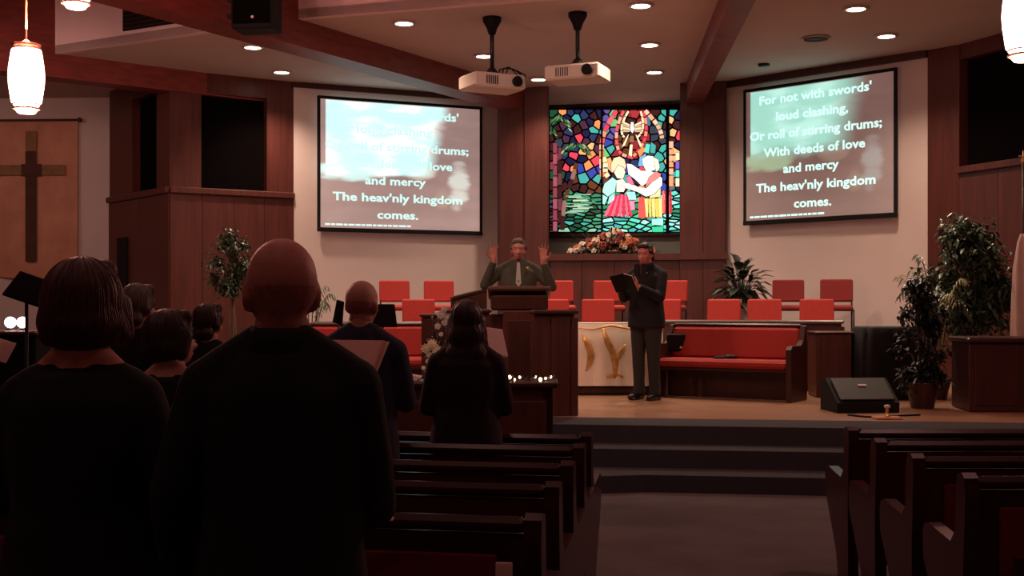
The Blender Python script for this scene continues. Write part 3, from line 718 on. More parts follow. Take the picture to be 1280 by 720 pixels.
for px, d, ang, lb in [(495, 18.6, A_(12), 'red choir chair under the left screen, leftmost'), (550, 18.75, A_(8), 'red choir chair under the right end of the left screen'),
    (700, 18.7, A_(4), 'red rear-row choir chair beside the pastor, right of his arm'), (762, 18.7, 0, 'red rear-row choir chair half hidden by the open hymnal'), (836, 18.6, A_(-25), 'red rear-row choir chair just right of the standing reader'),
    (985, 18.1, A_(-14), 'dark red rear-row choir chair right of the potted plant'), (1046, 17.75, A_(-14), 'dark red choir chair furthest right on the rear row')]:
    chair(px, 0, d, 1.10, ang, lb, gr)
for px, d, ang, lb in [(525, 17.3, A_(10), 'red front-row choir chair below the left screen, next to white flowers'), (693, 17.3, A_(5), 'red front-row choir chair beside the pulpit, partly hidden'), (749, 17.2, 0, 'red choir chair right behind the altar cloth'),
    (827, 17.1, A_(-18), 'red front-row choir chair at the elbow of the standing reader'), (901, 17.0, A_(-22), 'red choir chair in front of the potted plant'), (957, 16.9, A_(-8), 'red front-row choir chair, middle of the three behind the red bench'), (1021, 16.8, A_(-14), 'bright red front-row choir chair above the right bench end')]:
    chair(px, 0, d, .80, ang, lb, gf)

# ------------------------------------------------------------ choir front wall, bench, boxes
def modesty(name, a, b, z0, z1, label, capm=DWOOD, cath='rail'):
    a, b = Vector(a), Vector(b); d = (b-a).normalized(); L = (b-a).length
    t = thing(name, label, cath, (a.x, a.y, z0), math.atan2(d.y, d.x))
    MB().bbox((L/2, .03, (z1-z0)/2), (L, .05, z1-z0), .006).build('panel', WOOD, t)
    n = max(2, int(L/.7))
    for k in range(n+1): MB().bbox((L*k/n, 0, (z1-z0)/2-.02), (.07, .03, z1-z0-.04), .006).build('stile', WOOD, t)
    MB().bbox((L/2, .02, z1-z0+.02), (L+.06, .16, .045), .015).build('cap_rail', capm, t)
    return t
CAPG = mat('rail_cap', (.13, .085, .075), .35, var=.2)
modesty('choir_rail', pp(832, 15.7), pp(1052, 15.3), .48, 1.35, 'low wooden choir rail behind the red bench on the right', CAPG)
modesty('choir_rail', pp(392, 15.6), pp(532, 15.6), .48, 1.33, 'low wooden choir rail behind the man in the navy sweater', CAPG)
def bench(loc, rz, L, label, grp=None):
    t = thing('platform_bench', label, 'bench', loc, rz, grp)
    prof = [(-.28, 0), (-.30, .44), (-.30, .60), (-.24, .64), (.05, .64), (.14, .70), (.20, .86), (.27, .87), (.28, .6), (.26, 0)]
    for x in (-L/2, L/2): MB().extr(prof, (x-.03, 0, 0), (0, 1, 0), (0, 0, 1), (.06, 0, 0)).build('end_panel', DWOOD, t)
    MB().bbox((0, .185, .65), (L-.06, .08, .38), .03, rx=-.14).build('back_cushion', RED, t)
    MB().bbox((0, .24, .66), (L-.06, .03, .42), .01, rx=-.14).build('backrest', DWOOD, t)
    MB().bbox((0, .23, .865), (L-.06, .06, .045), .015).build('cap_rail', DWOOD, t)
    MB().bbox((0, -.04, .42), (L-.06, .46, .10), .03).build('seat_cushion', RED, t)
    MB().bbox((0, -.03, .35), (L-.06, .44, .03), .008).build('seat', DWOOD, t)
    MB().bbox((0, .0, .17), (L-.10, .03, .33), .006).build('kick_board', DWOOD, t)
    return t
bench(pp(911, 14.2, .482), TH+math.radians(-32), 1.66, 'long red upholstered bench on the right of the platform', 'red platform benches')
bench(pp(452, 14.6, .482), TH+math.radians(8), 1.72, 'red upholstered bench mostly hidden behind the man in navy', 'red platform benches')
t = thing('camera_case', 'small black case on the left arm of the right red bench', 'case', P(846, 440, 14.75), TH)
MB().bbox((0, 0, .12), (.26, .18, .22), .02).build('body', BLACK, t); MB().tube([(-.06, 0, .22), (-.05, 0, .28), (.05, 0, .28), (.06, 0, .22)], .01, 6).build('handle', BLACK, t, True); MB().bbox((.04, -.092, .06), (.03, .01, .025), .004).build('clasp', OFFW, t)
t = thing('black_gloves', 'dark folded gloves lying on the red bench seat', 'gloves', P(906, 449.5, 14.20), TH)
MB().ell((-.05, 0, .02), (.09, .05, .025)).ell((.06, .01, .03), (.10, .04, .03)).build('glove', BLACK, t, True); MB().ell((.07, -.01, .03), (.07, .035, .03)).build('glove', METAL, t, True)
# wooden side cabinet, black draped case and floor monitor right of the bench
t = thing('wood_lectern_box', 'brown wooden cabinet between the red bench and the black draped case', 'cabinet', pp(1037, 14.5, .482), TH)
MB().bbox((0, 0, .38), (.42, .4, .76), .012).build('body', WOOD, t); MB().bbox((0, 0, .775), (.46, .44, .03), .01).build('top', DWOOD, t); MB().bbox((0, -.205, .38), (.32, .015, .62), .005).build('door', WOOD, t)
t = thing('draped_case', 'tall case under black cloth behind the floor monitor', 'case', pp(1108, 14.25, .482), TH)
MB().bbox((0, 0, .40), (.66, .5, .80), .02).build('body', BLACK, t)
m = MB(); n = 60; ring = []
for zz, o_ in ((.0, .05), (.45, .035), (.83, .01), (.85, -.02)):
    ring.append([( (abs(math.cos(a))**.35*math.copysign(1, math.cos(a)))*(.35+o_+.012*math.sin(9*a)), (abs(math.sin(a))**.35*math.copysign(1, math.sin(a)))*(.27+o_+.012*math.sin(9*a)), zz+.001) for a in [2*PI*k/n for k in range(n)]])
m.add([v for r_ in ring for v in r_], [(i*n+k, i*n+(k+1) % n, (i+1)*n+(k+1) % n, (i+1)*n+k) for i in range(3) for k in range(n)]+[tuple(range(3*n, 4*n))]).build('black_cloth', BLACK, t, True)
t = thing('floor_monitor', 'black wedge floor monitor speaker on the platform', 'speaker', pp(1074, 12.55, .484), TH+.1)
MB().extr([(-.24, 0), (-.25, .10), (.10, .34), (.24, .30), (.24, 0)], (-.33, 0, 0), (0, 1, 0), (0, 0, 1), (.66, 0, 0)).build('cabinet', BLACK, t)
g = MB().bbox((0, 0, 0), (.58, .36, .015), .005).build('grille', mat('monitor_grille', (.035, .036, .03), .6, var=.2, scale=50), t, loc=(0, -.085, .235)); g.rotation_euler = (math.atan2(.24, .35), 0, 0)
g = MB().bbox((0, 0, .012), (.09, .03, .006), .002).build('badge', OFFW, t, loc=(.01, -.05, .262)); g.rotation_euler = (math.atan2(.24, .35), 0, 0)
t = thing('floor_candle_plate', 'small pale candle on a brass plate near the platform edge', 'candle', pp(1109, 11.65, .483), TH)
MB().bbox((0, 0, .012), (.26, .16, .024), .006).build('plate', mat('tan_wood', (.55, .30, .15), .4), t); MB().lathe([(.03, .024), (.016, .035), (.014, .10), (.02, .11)], n=12).build('stick', BRASS, t, True); MB().lathe([(.03, .11), (.03, .135), (.01, .14)], n=12).build('cup', OFFW, t, True)
t = MB().tube([pp(1060, 12.0, .492), pp(1082, 11.8, .492), pp(1100, 11.75, .492), pp(1118, 11.9, .492), pp(1150, 12.0, .492)], .010, 6).build('floor_cable', BLACK, smooth=True); tag(t, 'black cable trailing on the floor by the monitor speaker', 'cable')
# organ console at the right edge
t = thing('organ_console', 'dark wooden organ console at the right edge of the platform', 'organ', pp(1200, 12.75, .482), TH+math.radians(-6))
MB().bbox((.28, 0, .36), (.56, .7, .72), .015).build('side_cabinet', DWOOD, t); MB().bbox((1.0, .2, .36), (1.0, .3, .72), .01).build('rear_panel', DWOOD, t)
MB().bbox((.85, 0, .745), (1.75, .8, .05), .015).build('top', DWOOD, t); MB().bbox((1.02, -.16, .26), (.95, .42, .04), .01).build('shelf', DWOOD, t); MB().bbox((1.02, -.10, .12), (.95, .1, .24), .01).build('kick_board', DWOOD, t)
MB().bbox((1.6, 0, .36), (.25, .7, .72), .015).build('side_cabinet', DWOOD, t); MB().bbox((.28, -.355, .36), (.44, .015, .58), .005).build('side_panel', DWOOD, t)
# ------------------------------------------------------------ altar table with embroidered cloth
t = thing('altar_table', 'dark wooden altar table almost hidden by its white and gold cloth', 'table', pp(770, 15.02, .482), TH)
tw, td, th_ = 1.04, .6, .88
MB().bbox((0, 0, th_-.02), (tw, td, .04), .01).build('tabletop', DWOOD, t)
for x in (-tw/2+.06, tw/2-.06):
    for y in (-td/2+.06, td/2-.06): MB().bbox((x, y, th_/2-.02), (.08, .08, th_-.04), .01).build('leg', DWOOD, t)
MB().bbox((0, 0, .06), (tw, td, .10), .015).build('plinth', DWOOD, t)
CL = mat('altar_cloth', (.95, .86, .70), .7, var=.1, scale=5, bump=.2); GO = mat('gold_embroidery', (.95, .58, .20), .35, .5, var=.4, scale=14, bump=.3)
c = thing('altar_cloth', 'white altar cloth with gold figures hanging over the altar table', 'tablecloth', pp(770, 15.02, .482), TH)
hw, hd = tw/2+.02, td/2+.02; m = MB(); n = 96; top = th_+.006; rings = []
def rect(a):
    k = max(abs(math.cos(a)), abs(math.sin(a))); x, y = math.cos(a)/k, math.sin(a)/k; return x, y
for zz, o_ in ((top, -.01), (top-.012, .0), (top-.3, .010), (top-.55, .018), (.115, .024)):
    r_ = []
    for k in range(n):
        a = 2*PI*k/n; x, y = rect(a); f = o_+(.018*math.sin(a*19)+.01*math.sin(a*31))*(top-zz)*1.1
        r_.append((x*(hw+f), y*(hd+f), zz))
    rings.append(r_)
m.add([v for r_ in rings for v in r_], [(i*n+k, i*n+(k+1) % n, (i+1)*n+(k+1) % n, (i+1)*n+k) for i in range(4) for k in range(n)][::1]+[tuple(range(n))])
m.build('cloth', CL, c, True)
s_ = 14.7/F
def gold(px, pts, nm='gold_figure', w=.03):
    MB().tube([((x-772)*s_, 0, CAMZ-.482+(HY-y)*s_) for x, y in pts], [v*.8 for v in w], 8).xf(Matrix.Translation((0, -hd-.036, 0)) @ Matrix.Scale(.28, 4, (0, 1, 0))).build(nm, GO, c, True)
gold(0, [(727, 418), (733, 428), (738, 443), (735, 455), (731, 464)], w=[.02, .05, .055, .035, .008])
gold(0, [(752, 410), (758, 426), (765, 440), (768, 455), (767, 472)], w=[.02, .05, .055, .05, .02])
gold(0, [(781, 430), (774, 440), (768, 452)], w=[.008, .035, .03]); gold(0, [(757, 471), (767, 467), (778, 471)], w=[.01, .03, .01])
gold(0, [(803, 415), (806, 430), (812, 446), (810, 462)], w=[.02, .045, .045, .01])
gold(0, [(722, 410), (740, 412), (762, 407), (790, 412), (815, 409), (828, 412)], 'gold_trim', [.008, .012, .018, .012, .014, .008])
# ------------------------------------------------------------ pulpit and its screens
t = thing('pulpit', 'tall dark wooden pulpit in front of the pastor', 'pulpit', pp(649, 12.75, .482), TH)
MB().bbox((0, 0, .10), (.72, .62, .2), .015).build('base', DWOOD, t)
MB().bbox((.0, 0, .62), (.34, .46, .86), .012).build('shaft', WOOD, t)
for x in (-.24, .24): MB().bbox((x, .06, .60), (.16, .34, .82), .012).build('side_wing', DWOOD, t)
b_ = MB().bbox((0, 0, 0), (.66, .48, .05), .015).build('reading_desk', WOOD, t, loc=(0, -.0, 1.235)); b_.rotation_euler = (-.20, 0, 0)
MB().bbox((0, .0, 1.13), (.60, .44, .16), .02).build('desk_box', DWOOD, t)
MB().bbox((0, -.235, .62), (.24, .015, .66), .006).build('front_panel', DWOOD, t)
for (a, b, da, db, z1, lb) in ((668, 718, 11.9, 12.0, 1.50, 'dark wooden screen panel right of the pulpit'), (557, 612, 14.0, 14.0, 1.50, 'dark wooden screen panel left of the pulpit')):
    modesty('pulpit_screen', pp(a, da), pp(b, db), .482, z1, lb, DWOOD, 'screen')
MB_ = thing('pulpit_side_board', 'sloping dark wooden board rising toward the pulpit, left of the pastor', 'board', pp(586, 14.6, .482), TH)
MB().extr([(-.22, 0), (-.22, 1.17), (.18, 1.28), (.22, 1.28), (.22, 0)], (0, 0, 0), (1, 0, 0), (0, 0, 1), (0, .06, 0)).build('panel', DWOOD, MB_); 
b_ = MB().bbox((0, 0, 0), (.46, .12, .04), .01).build('cap_rail', DWOOD, MB_, loc=(0, .03, 1.245)); b_.rotation_euler = (0, -.25, 0)
t = thing('wood_lectern_box', 'dark wooden box cabinet left of the white flowers', 'cabinet', pp(548, 13.0, .482), TH)
MB().bbox((0, 0, .49), (.34, .4, .98), .012).build('body', DWOOD, t); MB().bbox((0, 0, .995), (.38, .44, .03), .01).build('top', DWOOD, t)
# long table in front with flowers and lights
t = thing('communion_table', 'long dark wooden table behind the front pews carrying small lights', 'table', pp(590, 9.5), TH+math.radians(-2))
MB().bbox((0, 0, .975), (1.36, .52, .045), .012).build('tabletop', DWOOD, t); MB().bbox((0, -.2, .50), (1.28, .04, .90), .01).build('front_panel', WOOD, t)
for x in (-.6, .6): MB().bbox((x, 0, .475), (.08, .44, .95), .01).build('side_panel', DWOOD, t)
for x in (-.42, 0, .42): MB().bbox((x, -.226, .50), (.34, .016, .70), .006).build('raised_panel', WOOD, t)
garl = thing('fairy_light_garland', 'string of tiny warm lights along the top of the long table', 'lights', pp(590, 9.45, 1.0), TH+math.radians(-2))
pts = [(-.62+k*.04, -.12+.03*math.sin(k*1.7), .012+.012*math.sin(k*2.3)) for k in range(5, 32)]
MB().tube(pts, .004, 5).build('wire', LEAFD, garl, True)
TINY = mat('tiny_bulb', (1, .8, .5), .4, emit=(1, .72, .40), es=7)
for k in range(0, 27):
    if R.random() < .75: MB().ell((pts[k][0], pts[k][1], pts[k][2]+.012), (.009, .009, .012) if k % 3 else (.014, .014, .016), n=8, k=5).build('bulb', TINY, garl, True)
m = MB()
for k in range(120):
    p = Vector(R.choice(pts)); a = R.uniform(0, 6.28); l = .035; m.add([p, p+Vector((math.cos(a)*l, math.sin(a)*l, .02)), p+Vector((math.cos(a+.4)*l*.7, math.sin(a+.4)*l*.7, .03))], [(0, 1, 2)])
tag(m.build('greenery', LEAFD, garl), kind='stuff')

# ------------------------------------------------------------ plants
def leaf(m, p, dirv, l, w, up=Vector((0, 0, 1)), droop=.3):
    d = Vector(dirv).normalized(); s = d.cross(up); s = s.normalized() if s.length > .01 else Vector((1, 0, 0)); q = s.cross(d)
    a = p; b = p+d*l*.35+s*w*.5+q*w*.12; c = p+d*l*.35-s*w*.5+q*w*.12; e = p+d*l*.7+s*w*.38-Vector((0, 0, droop*l*.25)); f = p+d*l*.7-s*w*.38-Vector((0, 0, droop*l*.25)); g = p+d*l-Vector((0, 0, droop*l*.6)); h = p+d*l*.35; i = p+d*l*.7-Vector((0, 0, droop*l*.22+w*.1))
    m.add([a, b, c, e, f, g, h, i], [(0, 1, 6), (0, 6, 2), (1, 3, 7, 6), (6, 7, 4, 2), (3, 5, 7), (7, 5, 4)])
def rdir(a=-.4, b=1): 
    t_ = R.uniform(0, 2*PI); z = R.uniform(a, b); r = math.sqrt(max(0, 1-z*z)); return Vector((r*math.cos(t_), r*math.sin(t_), z))
def ficus(px, d, z0, ztop, zbot, rx, n, label, m1=LEAF, ls=.09, lobes=None, potc=DWOOD, pot=True, trunk=True):
    t = thing('potted_ficus', label, 'plant', pp(px, d, z0), TH)
    if pot: MB().lathe([(.12, 0), (.17, .26), (.18, .28), (.15, .28), (.14, .24)], n=20, caps=False).lathe([(.001, .001), (.12, .001)], n=20, caps=False).lathe([(.001, .24), (.145, .24)], n=20, caps=False).build('pot', potc, t, True)
    zt_, zb_ = ztop-z0, zbot-z0
    tr = MB()
    for k in range(3):
        a = k*2.1; tr.tube([(.03*math.cos(a), .03*math.sin(a), .2 if pot else 0), (.05*math.cos(a+1), .05*math.sin(a+1), zb_*.6+.1), (.02*math.cos(a+2.5), .03*math.sin(a+2), zb_+.1), (.15*rx*math.cos(a+3), .1*math.sin(a+3), (zb_+zt_)/2)], [.02, .018, .016, .008], 7)
    tips = []
    for k in range(40):
        z = zb_+(zt_-zb_)*R.uniform(.1, .95); f = math.sin(PI*min(.97, max(.12, (z-zb_)/(zt_-zb_)*.85+.1))); a = R.uniform(0, 2*PI); r = rx*f*math.sqrt(R.uniform(.02, 1))
        q = Vector((r*math.cos(a), r*math.sin(a)*.75, z)); tips.append(q); tr.tube([(0, 0, max(zb_, z-.35)), q*.5+Vector((0, 0, z*.5-.05)), q], [.012, .008, .004], 5)
    tr.build('stem', BARK, t, True)
    m = MB()
    for k in range(n):
        c_ = R.choice(tips); p = c_+rdir(-1, 1)*R.uniform(0, .36)*rx*1.2
        leaf(m, p, rdir(-.8, .35), ls*R.uniform(.7, 1.2), ls*.42, droop=.5)
    tag(m.build('foliage', m1, t), kind='stuff'); return t
ficus(291, 17.2, .482, Z(288, 17.2), Z(372, 17.2), .34, 1500, 'slim potted ficus tree in front of the left wood panelling', pot=True)
ficus(1213, 14.6, .482, Z(274, 14.6), Z(430, 14.6), .64, 6500, 'large bushy ficus tree by the right wood panelling', ls=.11)
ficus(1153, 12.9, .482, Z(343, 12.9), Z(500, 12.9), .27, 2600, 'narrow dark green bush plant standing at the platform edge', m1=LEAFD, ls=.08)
# palm fronds between them
def palm(px, d, z0, zh, fr, label, m1):
    t = thing('potted_palm', label, 'plant', pp(px, d, z0), TH)
    MB().lathe([(.10, 0), (.15, .22), (.16, .24), (.13, .24), (.12, .2)], n=18, caps=False).lathe([(.001, .001), (.10, .001)], n=18, caps=False).lathe([(.001, .2), (.125, .2)], n=18, caps=False).build('pot', DWOOD, t, True)
    for (dx, dz, dy, mt) in fr:
        b = Vector((0, 0, .2)); tip = Vector((dx, dy, dz)); mid = Vector((dx*.45, dy*.45, max(dz, zh)+.08))
        pts_ = [((1-u)**2)*b+2*u*(1-u)*mid+u*u*tip for u in [i/14 for i in range(15)]]
        m = MB().tube(pts_, [.008*(1-i/16)+.002 for i in range(15)], 5)
        for i in range(6, 15):
            tg = (pts_[min(i+1, 14)]-pts_[i-1]).normalized()
            for s in (-1, 1):
                sd = tg.cross(Vector((0, 0, 1))); sd = sd.normalized() if sd.length > .01 else Vector((1, 0, 0))
                leaf(m, pts_[i], tg*.6+sd*s+Vector((0, 0, -.35)), .15*(1.1-abs(i-9)/9), .018, droop=1.0)
        m.build('frond', mt, t)
zt1 = Z(340, 14.1)-.482
palm(1172, 14.1, .482, zt1, [(-.50, zt1-.05, -.1, LEAFY), (-.48, zt1-.28, -.1, LEAF), (-.46, zt1-.52, -.1, LEAF), (-.25, zt1+.2, .0, LEAF), (.25, zt1-.1, -.2, LEAFY), (.3, zt1-.5, -.2, LEAF), (.1, zt1-.35, -.3, LEAFY), (.05, zt1-.7, -.35, LEAF)], 'feathery palm with pale yellow fronds between the two bushy plants', LEAF)
zt2 = Z(360, 16.3)-.482
palm(388, 16.3, .482, zt2, [(.25, zt2-.25, -.1, LEAF), (.22, zt2+.02, 0, LEAF), (.30, zt2-.1, .1, LEAF), (-.2, zt2, 0, LEAF), (-.1, zt2+.1, .1, LEAF), (.10, zt2-.3, -.2, LEAF)], 'small palm showing just right of the bald man', LEAF)
# broad leaved plant in a pale pot
t = thing('potted_rubber_plant', 'broad-leaved plant in a pale tall pot below the right screen', 'plant', pp(926, 17.9, 1.10), TH)
MB().lathe([(.09, 0), (.13, .16), (.14, .42), (.15, .44), (.12, .44), (.11, .40)], n=20, caps=False).lathe([(.001, .001), (.09, .001)], n=20, caps=False).lathe([(.001, .4), (.115, .4)], n=20, caps=False).build('pot', mat('pale_pot', (.5, .42, .38), .5), t, True)
for k in range(95):
    a = R.uniform(0, 2*PI); e = R.uniform(-.9, 1.35); rr = R.uniform(.12, .30); q = Vector((math.cos(a)*math.cos(e)*rr*1.1, math.sin(a)*math.cos(e)*rr*.8, .80+math.sin(e)*rr*1.05))
    m = MB().tube([(0, 0, .40), q*.5+Vector((0, 0, .28)), q], [.008, .006, .004], 5); d_ = (q-Vector((0, 0, .7))).normalized(); leaf(m, q, d_+Vector((0, 0, -.25)), R.uniform(.20, .30), .145, droop=.6); m.build('leaf', LEAF if k % 3 == 0 else LEAFD, t, True)
m = MB().tube([(0, 0, .4), (.03, 0, 1.0), (.10, 0, 1.12)], [.01, .008, .006], 6); leaf(m, Vector((.06, 0, 1.08)), (1, 0, .7), .22, .07, droop=.1); m.build('leaf', LEAF, t, True)

# ------------------------------------------------------------ big flower arrangement on the ledge
t = thing('flower_arrangement', 'wide arrangement of peach, orange and cream flowers on the ledge under the stained glass', 'flowers', pp(766, 20.8, 2.362), TH)
MB().lathe([(.10, 0), (.24, .10), (.26, .16), (.20, .16)], n=20).build('bowl', DWOOD, t, True)
FM = [mat('petal_%s' % nme, c, .7, var=.15, scale=20) for nme, c in (('peach', (.80, .38, .22)), ('cream', (.85, .68, .50)), ('orange', (.75, .22, .07)), ('white', (.85, .78, .70)), ('rose', (.50, .10, .09)))]
def bloom(m, c, r, out, k=9):
    out = Vector(out).normalized(); u = out.orthogonal().normalized(); v = out.cross(u)
    for layer, (rr, h) in enumerate(((1, .15), (.7, .4), (.4, .6))):
        for i in range(k-layer*2):
            a = 2*PI*i/(k-layer*2)+layer*.4; d = (u*math.cos(a)+v*math.sin(a)); s = out.cross(d)
            w_ = r*.5*rr; b = Vector(c)+out*r*.1; tip = b+d*r*rr+out*r*h; md = b+d*r*rr*.6+out*r*h*.4
            m.add([b, md+s*w_*.6, tip, md-s*w_*.6], [(0, 1, 2, 3)])
    m.ell(Vector(c)+out*r*.3, r*.22, n=8, k=5); return m
for k in range(125):
    a = R.uniform(0, 2*PI); x = R.gauss(0, .34); x = max(-.74, min(.76, x)); y = R.uniform(-.24, .1); z = .10+.44*(1-abs(x)/.9)*R.uniform(.15, 1)
    bloom(MB(), (x, y, z), R.uniform(.045, .080), (x*.6, -1, .5), 8).build('blossom', R.choice(FM[:2]+FM), t)
m = MB()
for k in range(1300):
    x = max(-.9, min(.9, R.gauss(0, .42))); z = .03+.50*(1-abs(x)/.95)*R.random(); leaf(m, Vector((x, R.uniform(-.26, .12), z)), (x+R.uniform(-.4, .4), R.uniform(-.8, .3), R.uniform(-.6, .7)), R.uniform(.06, .12), .03)
tag(m.build('greenery', LEAFD, t), kind='stuff')
m = MB()
for k in range(30):
    x = R.uniform(-.8, .8); m.tube([(x*.2, 0, .1), (x*.7, -.05, .3), (x, -.05, R.uniform(.1, .5))], .005, 4)
m.build('stems', LEAFD, t, True)
# white flowers on the long table
t = thing('white_flower_arrangement', 'trailing white flowers standing on the left end of the long table', 'flowers', pp(545, 9.7, .998), TH)
MB().lathe([(.05, 0), (.07, .06), (.05, .14), (.06, .16)], n=16).build('vase', DWOOD, t, True)
for px, py, r in ((556, 387, .032), (552, 394, .04), (557, 403, .035), (548, 408, .03), (541, 430, .045), (533, 436, .045), (546, 437, .045), (537, 443, .03), (552, 418, .022), (536, 452, .025), (560, 398, .03), (530, 460, .02)):
    q = ((px-545)/F*9.6, -.08, Z(py, 9.6)-.998); bloom(MB(), q, r, (0, -1, .3), 9).ell(q, r*.55, n=9, k=6).build('blossom', FM[3] if py < 428 or r < .04 else mat('petal_ivory', (.82, .72, .5), .7), t)
m = MB()
for k in range(16):
    px = R.uniform(530, 562); py = 470-R.uniform(10, 80); m.tube([(0, 0, .15), ((px-545)/F*9.6*.6, -.03, (Z(py, 9.6)-.998)*.6+.05), ((px-545)/F*9.6, -.05, Z(py, 9.6)-.998)], .004, 4)
m.build('stems', LEAFD, t, True); m = MB()
for k in range(170):
    py = R.uniform(390, 468); px = 545+(430-py)*.15+R.gauss(0, 6); leaf(m, Vector(((px-545)/F*9.6, R.uniform(-.07, .05), Z(py, 9.6)-.998)), rdir(-.5, .5), .04, .012)
tag(m.build('greenery', mat('silver_leaf', (.20, .20, .17), .6), t), kind='stuff')
t = MB().extr([(0, 0), (.13, .02), (.14, .035), (.05, .05), (.0, .03)], P(503, 477, 9.3), cp(1, 0), (0, 0, 1), cp(0, .2)).build('folded_napkin', WHITEP); tag(t, 'small white folded napkin on the left end of the long table', 'napkin')

# ------------------------------------------------------------ flag at the right edge
t = thing('flag_on_pole', 'furled white flag on a pole at the right edge, behind the organ console', 'flag', pp(1279, 13.75, .482), TH)
ft = Z(192, 13.75)-.482
MB().lathe([(.16, 0), (.16, .03), (.04, .08), (.02, .12)], n=18).build('base', BRASS, t, True); MB().tube([(0, 0, .1), (0, 0, ft-.1)], .014, 8).build('pole', DWOOD, t, True)
MB().lathe([(.012, ft-.12), (.03, ft-.08), (.012, ft-.04), (.004, ft+.04)], n=10).box((0, 0, ft-.03), (.1, .012, .016)).build('finial', BRASS, t, True)
zt_ = Z(292, 13.7)-.482; n = 40; rr = []
for zz, w_ in ((zt_, .03), (zt_-.1, .06), (zt_-.4, .10), (zt_-.8, .115), (zt_-1.2, .12), (zt_-1.35, .10)):
    rr.append([(math.cos(2*PI*k/n)*w_*(1+.22*math.sin(5*2*PI*k/n+zz*1.3)), math.sin(2*PI*k/n)*w_*.8*(1+.22*math.sin(5*2*PI*k/n+zz*1.3)), zz) for k in range(n)])
MB().add([v for r_ in rr for v in r_], [(i*n+k, (i+1)*n+k, (i+1)*n+(k+1) % n, i*n+(k+1) % n) for i in range(5) for k in range(n)]+[tuple(range(n)), tuple(range(6*n-1, 5*n-1, -1))]).build('flag_cloth', mat('flag_white', (.62, .46, .40), .8, var=.1), t, True)

# ------------------------------------------------------------ music stands and lit keyboard area at the left
def mstand(px, py, d, label, w=.46, lit=False, rz=0, tilt=.9, z0=0, roll=0):
    p = P(px, py, d); t = thing('music_stand', label, 'music stand', (p.x, p.y, z0), TH+rz)
    h = p.z-z0
    b_ = MB().extr([(-w/2, 0), (-w/2*.75, .28), (w/2*.75, .28), (w/2, 0)], (0, 0, -.12), (1, 0, 0), (0, 0, 1), (0, .02, 0)).build('desk', GRILLE, t, loc=(0, 0, h)); b_.rotation_euler = (-tilt, roll, 0)
    MB().tube([(0, .02, h-.02), (0, .02, .1)], .012, 8).build('pole', METAL, t, True)
    for k in range(3): MB().tube([(0, .02, .14), (.22*math.cos(k*2.1), .02+.22*math.sin(k*2.1), .012)], .009, 6).build('leg', METAL, t, True)
    return t
mstand(33, 361, 8.1, 'black music stand tilted behind the woman with the bob', .24, rz=.3, tilt=.9, roll=.35)
mstand(478, 396, 13.3, 'black music stand behind the right ear of the man in navy', .34, z0=.482, tilt=.5)
mstand(424, 392, 13.6, 'small dark music stand left of the man in navy', .12, z0=.482, tilt=.3, rz=.6, roll=.3)
LW = mat('keyboard_lamp', (1, .8, .7), .4, emit=(1, .78, .72), es=8)
t = thing('upright_piano', 'black upright piano behind the woman with the bob', 'piano', pp(-2, 8.75), TH)
hz = Z(418, 8.75)
MB().bbox((0, 0, hz/2), (.74, .5, hz), .02).build('case', BLACK, t); MB().bbox((0, -.02, hz+.015), (.80, .58, .03), .01).build('lid', mat('piano_lid', (.10, .05, .04), .25), t)
MB().bbox((0, -.36, hz*.55), (.74, .25, .05), .01).build('key_shelf', BLACK, t)
for px, r in ((13, 9), (28, 9)):
    q = P(px, 403, 8.65); t = thing('piano_lamp', 'small glowing lamp on the piano, %s of the pair' % ('left' if px < 20 else 'right'), 'lamp', (q.x, q.y, hz+.03), TH)
    MB().lathe([(.03, 0), (.03, .01), (.006, .02), (.006, q.z-hz-.06)], n=12).build('base', METAL, t, True); MB().ell((0, 0, q.z-hz-.03), .040, n=14, k=9).build('bulb', LW, t, True)
t = MB().bbox((0, 0, 0), (.21, .005, .16), .002).build('sheet_music', WHITEP, loc=P(-4, 436, 8.35), rz=TH); t.rotation_euler = (-.5, .3, TH); tag(t, 'pale sheet of music at the left edge of the picture', 'sheet')
# ------------------------------------------------------------ people
from mathutils.bvhtree import BVHTree
def remesh(mb, name, m, parent, voxel, it=4, fac=.5):
    me = bpy.data.meshes.new('tmp'); me.from_pydata(mb.v, [], mb.f); o = bpy.data.objects.new('tmp', me); col.objects.link(o)
    a = o.modifiers.new('r', 'REMESH'); a.mode = 'VOXEL'; a.voxel_size = voxel; a.use_smooth_shade = True
    if it:
        b = o.modifiers.new('s', 'SMOOTH'); b.factor = fac; b.iterations = it
    bpy.context.view_layer.update(); dg = bpy.context.evaluated_depsgraph_get()
    nm = bpy.data.meshes.new_from_object(o.evaluated_get(dg)); bpy.data.objects.remove(o); bpy.data.meshes.remove(me)
    nm.materials.clear(); nm.materials.append(m); nm.name = name
    nm.polygons.foreach_set('use_smooth', [True]*len(nm.polygons))
    r = bpy.data.objects.new(name, nm); col.objects.link(r); r.parent = parent; return r
def skinm(name, c): return mat(name, c, .5, var=.12, scale=14, spec=.35)
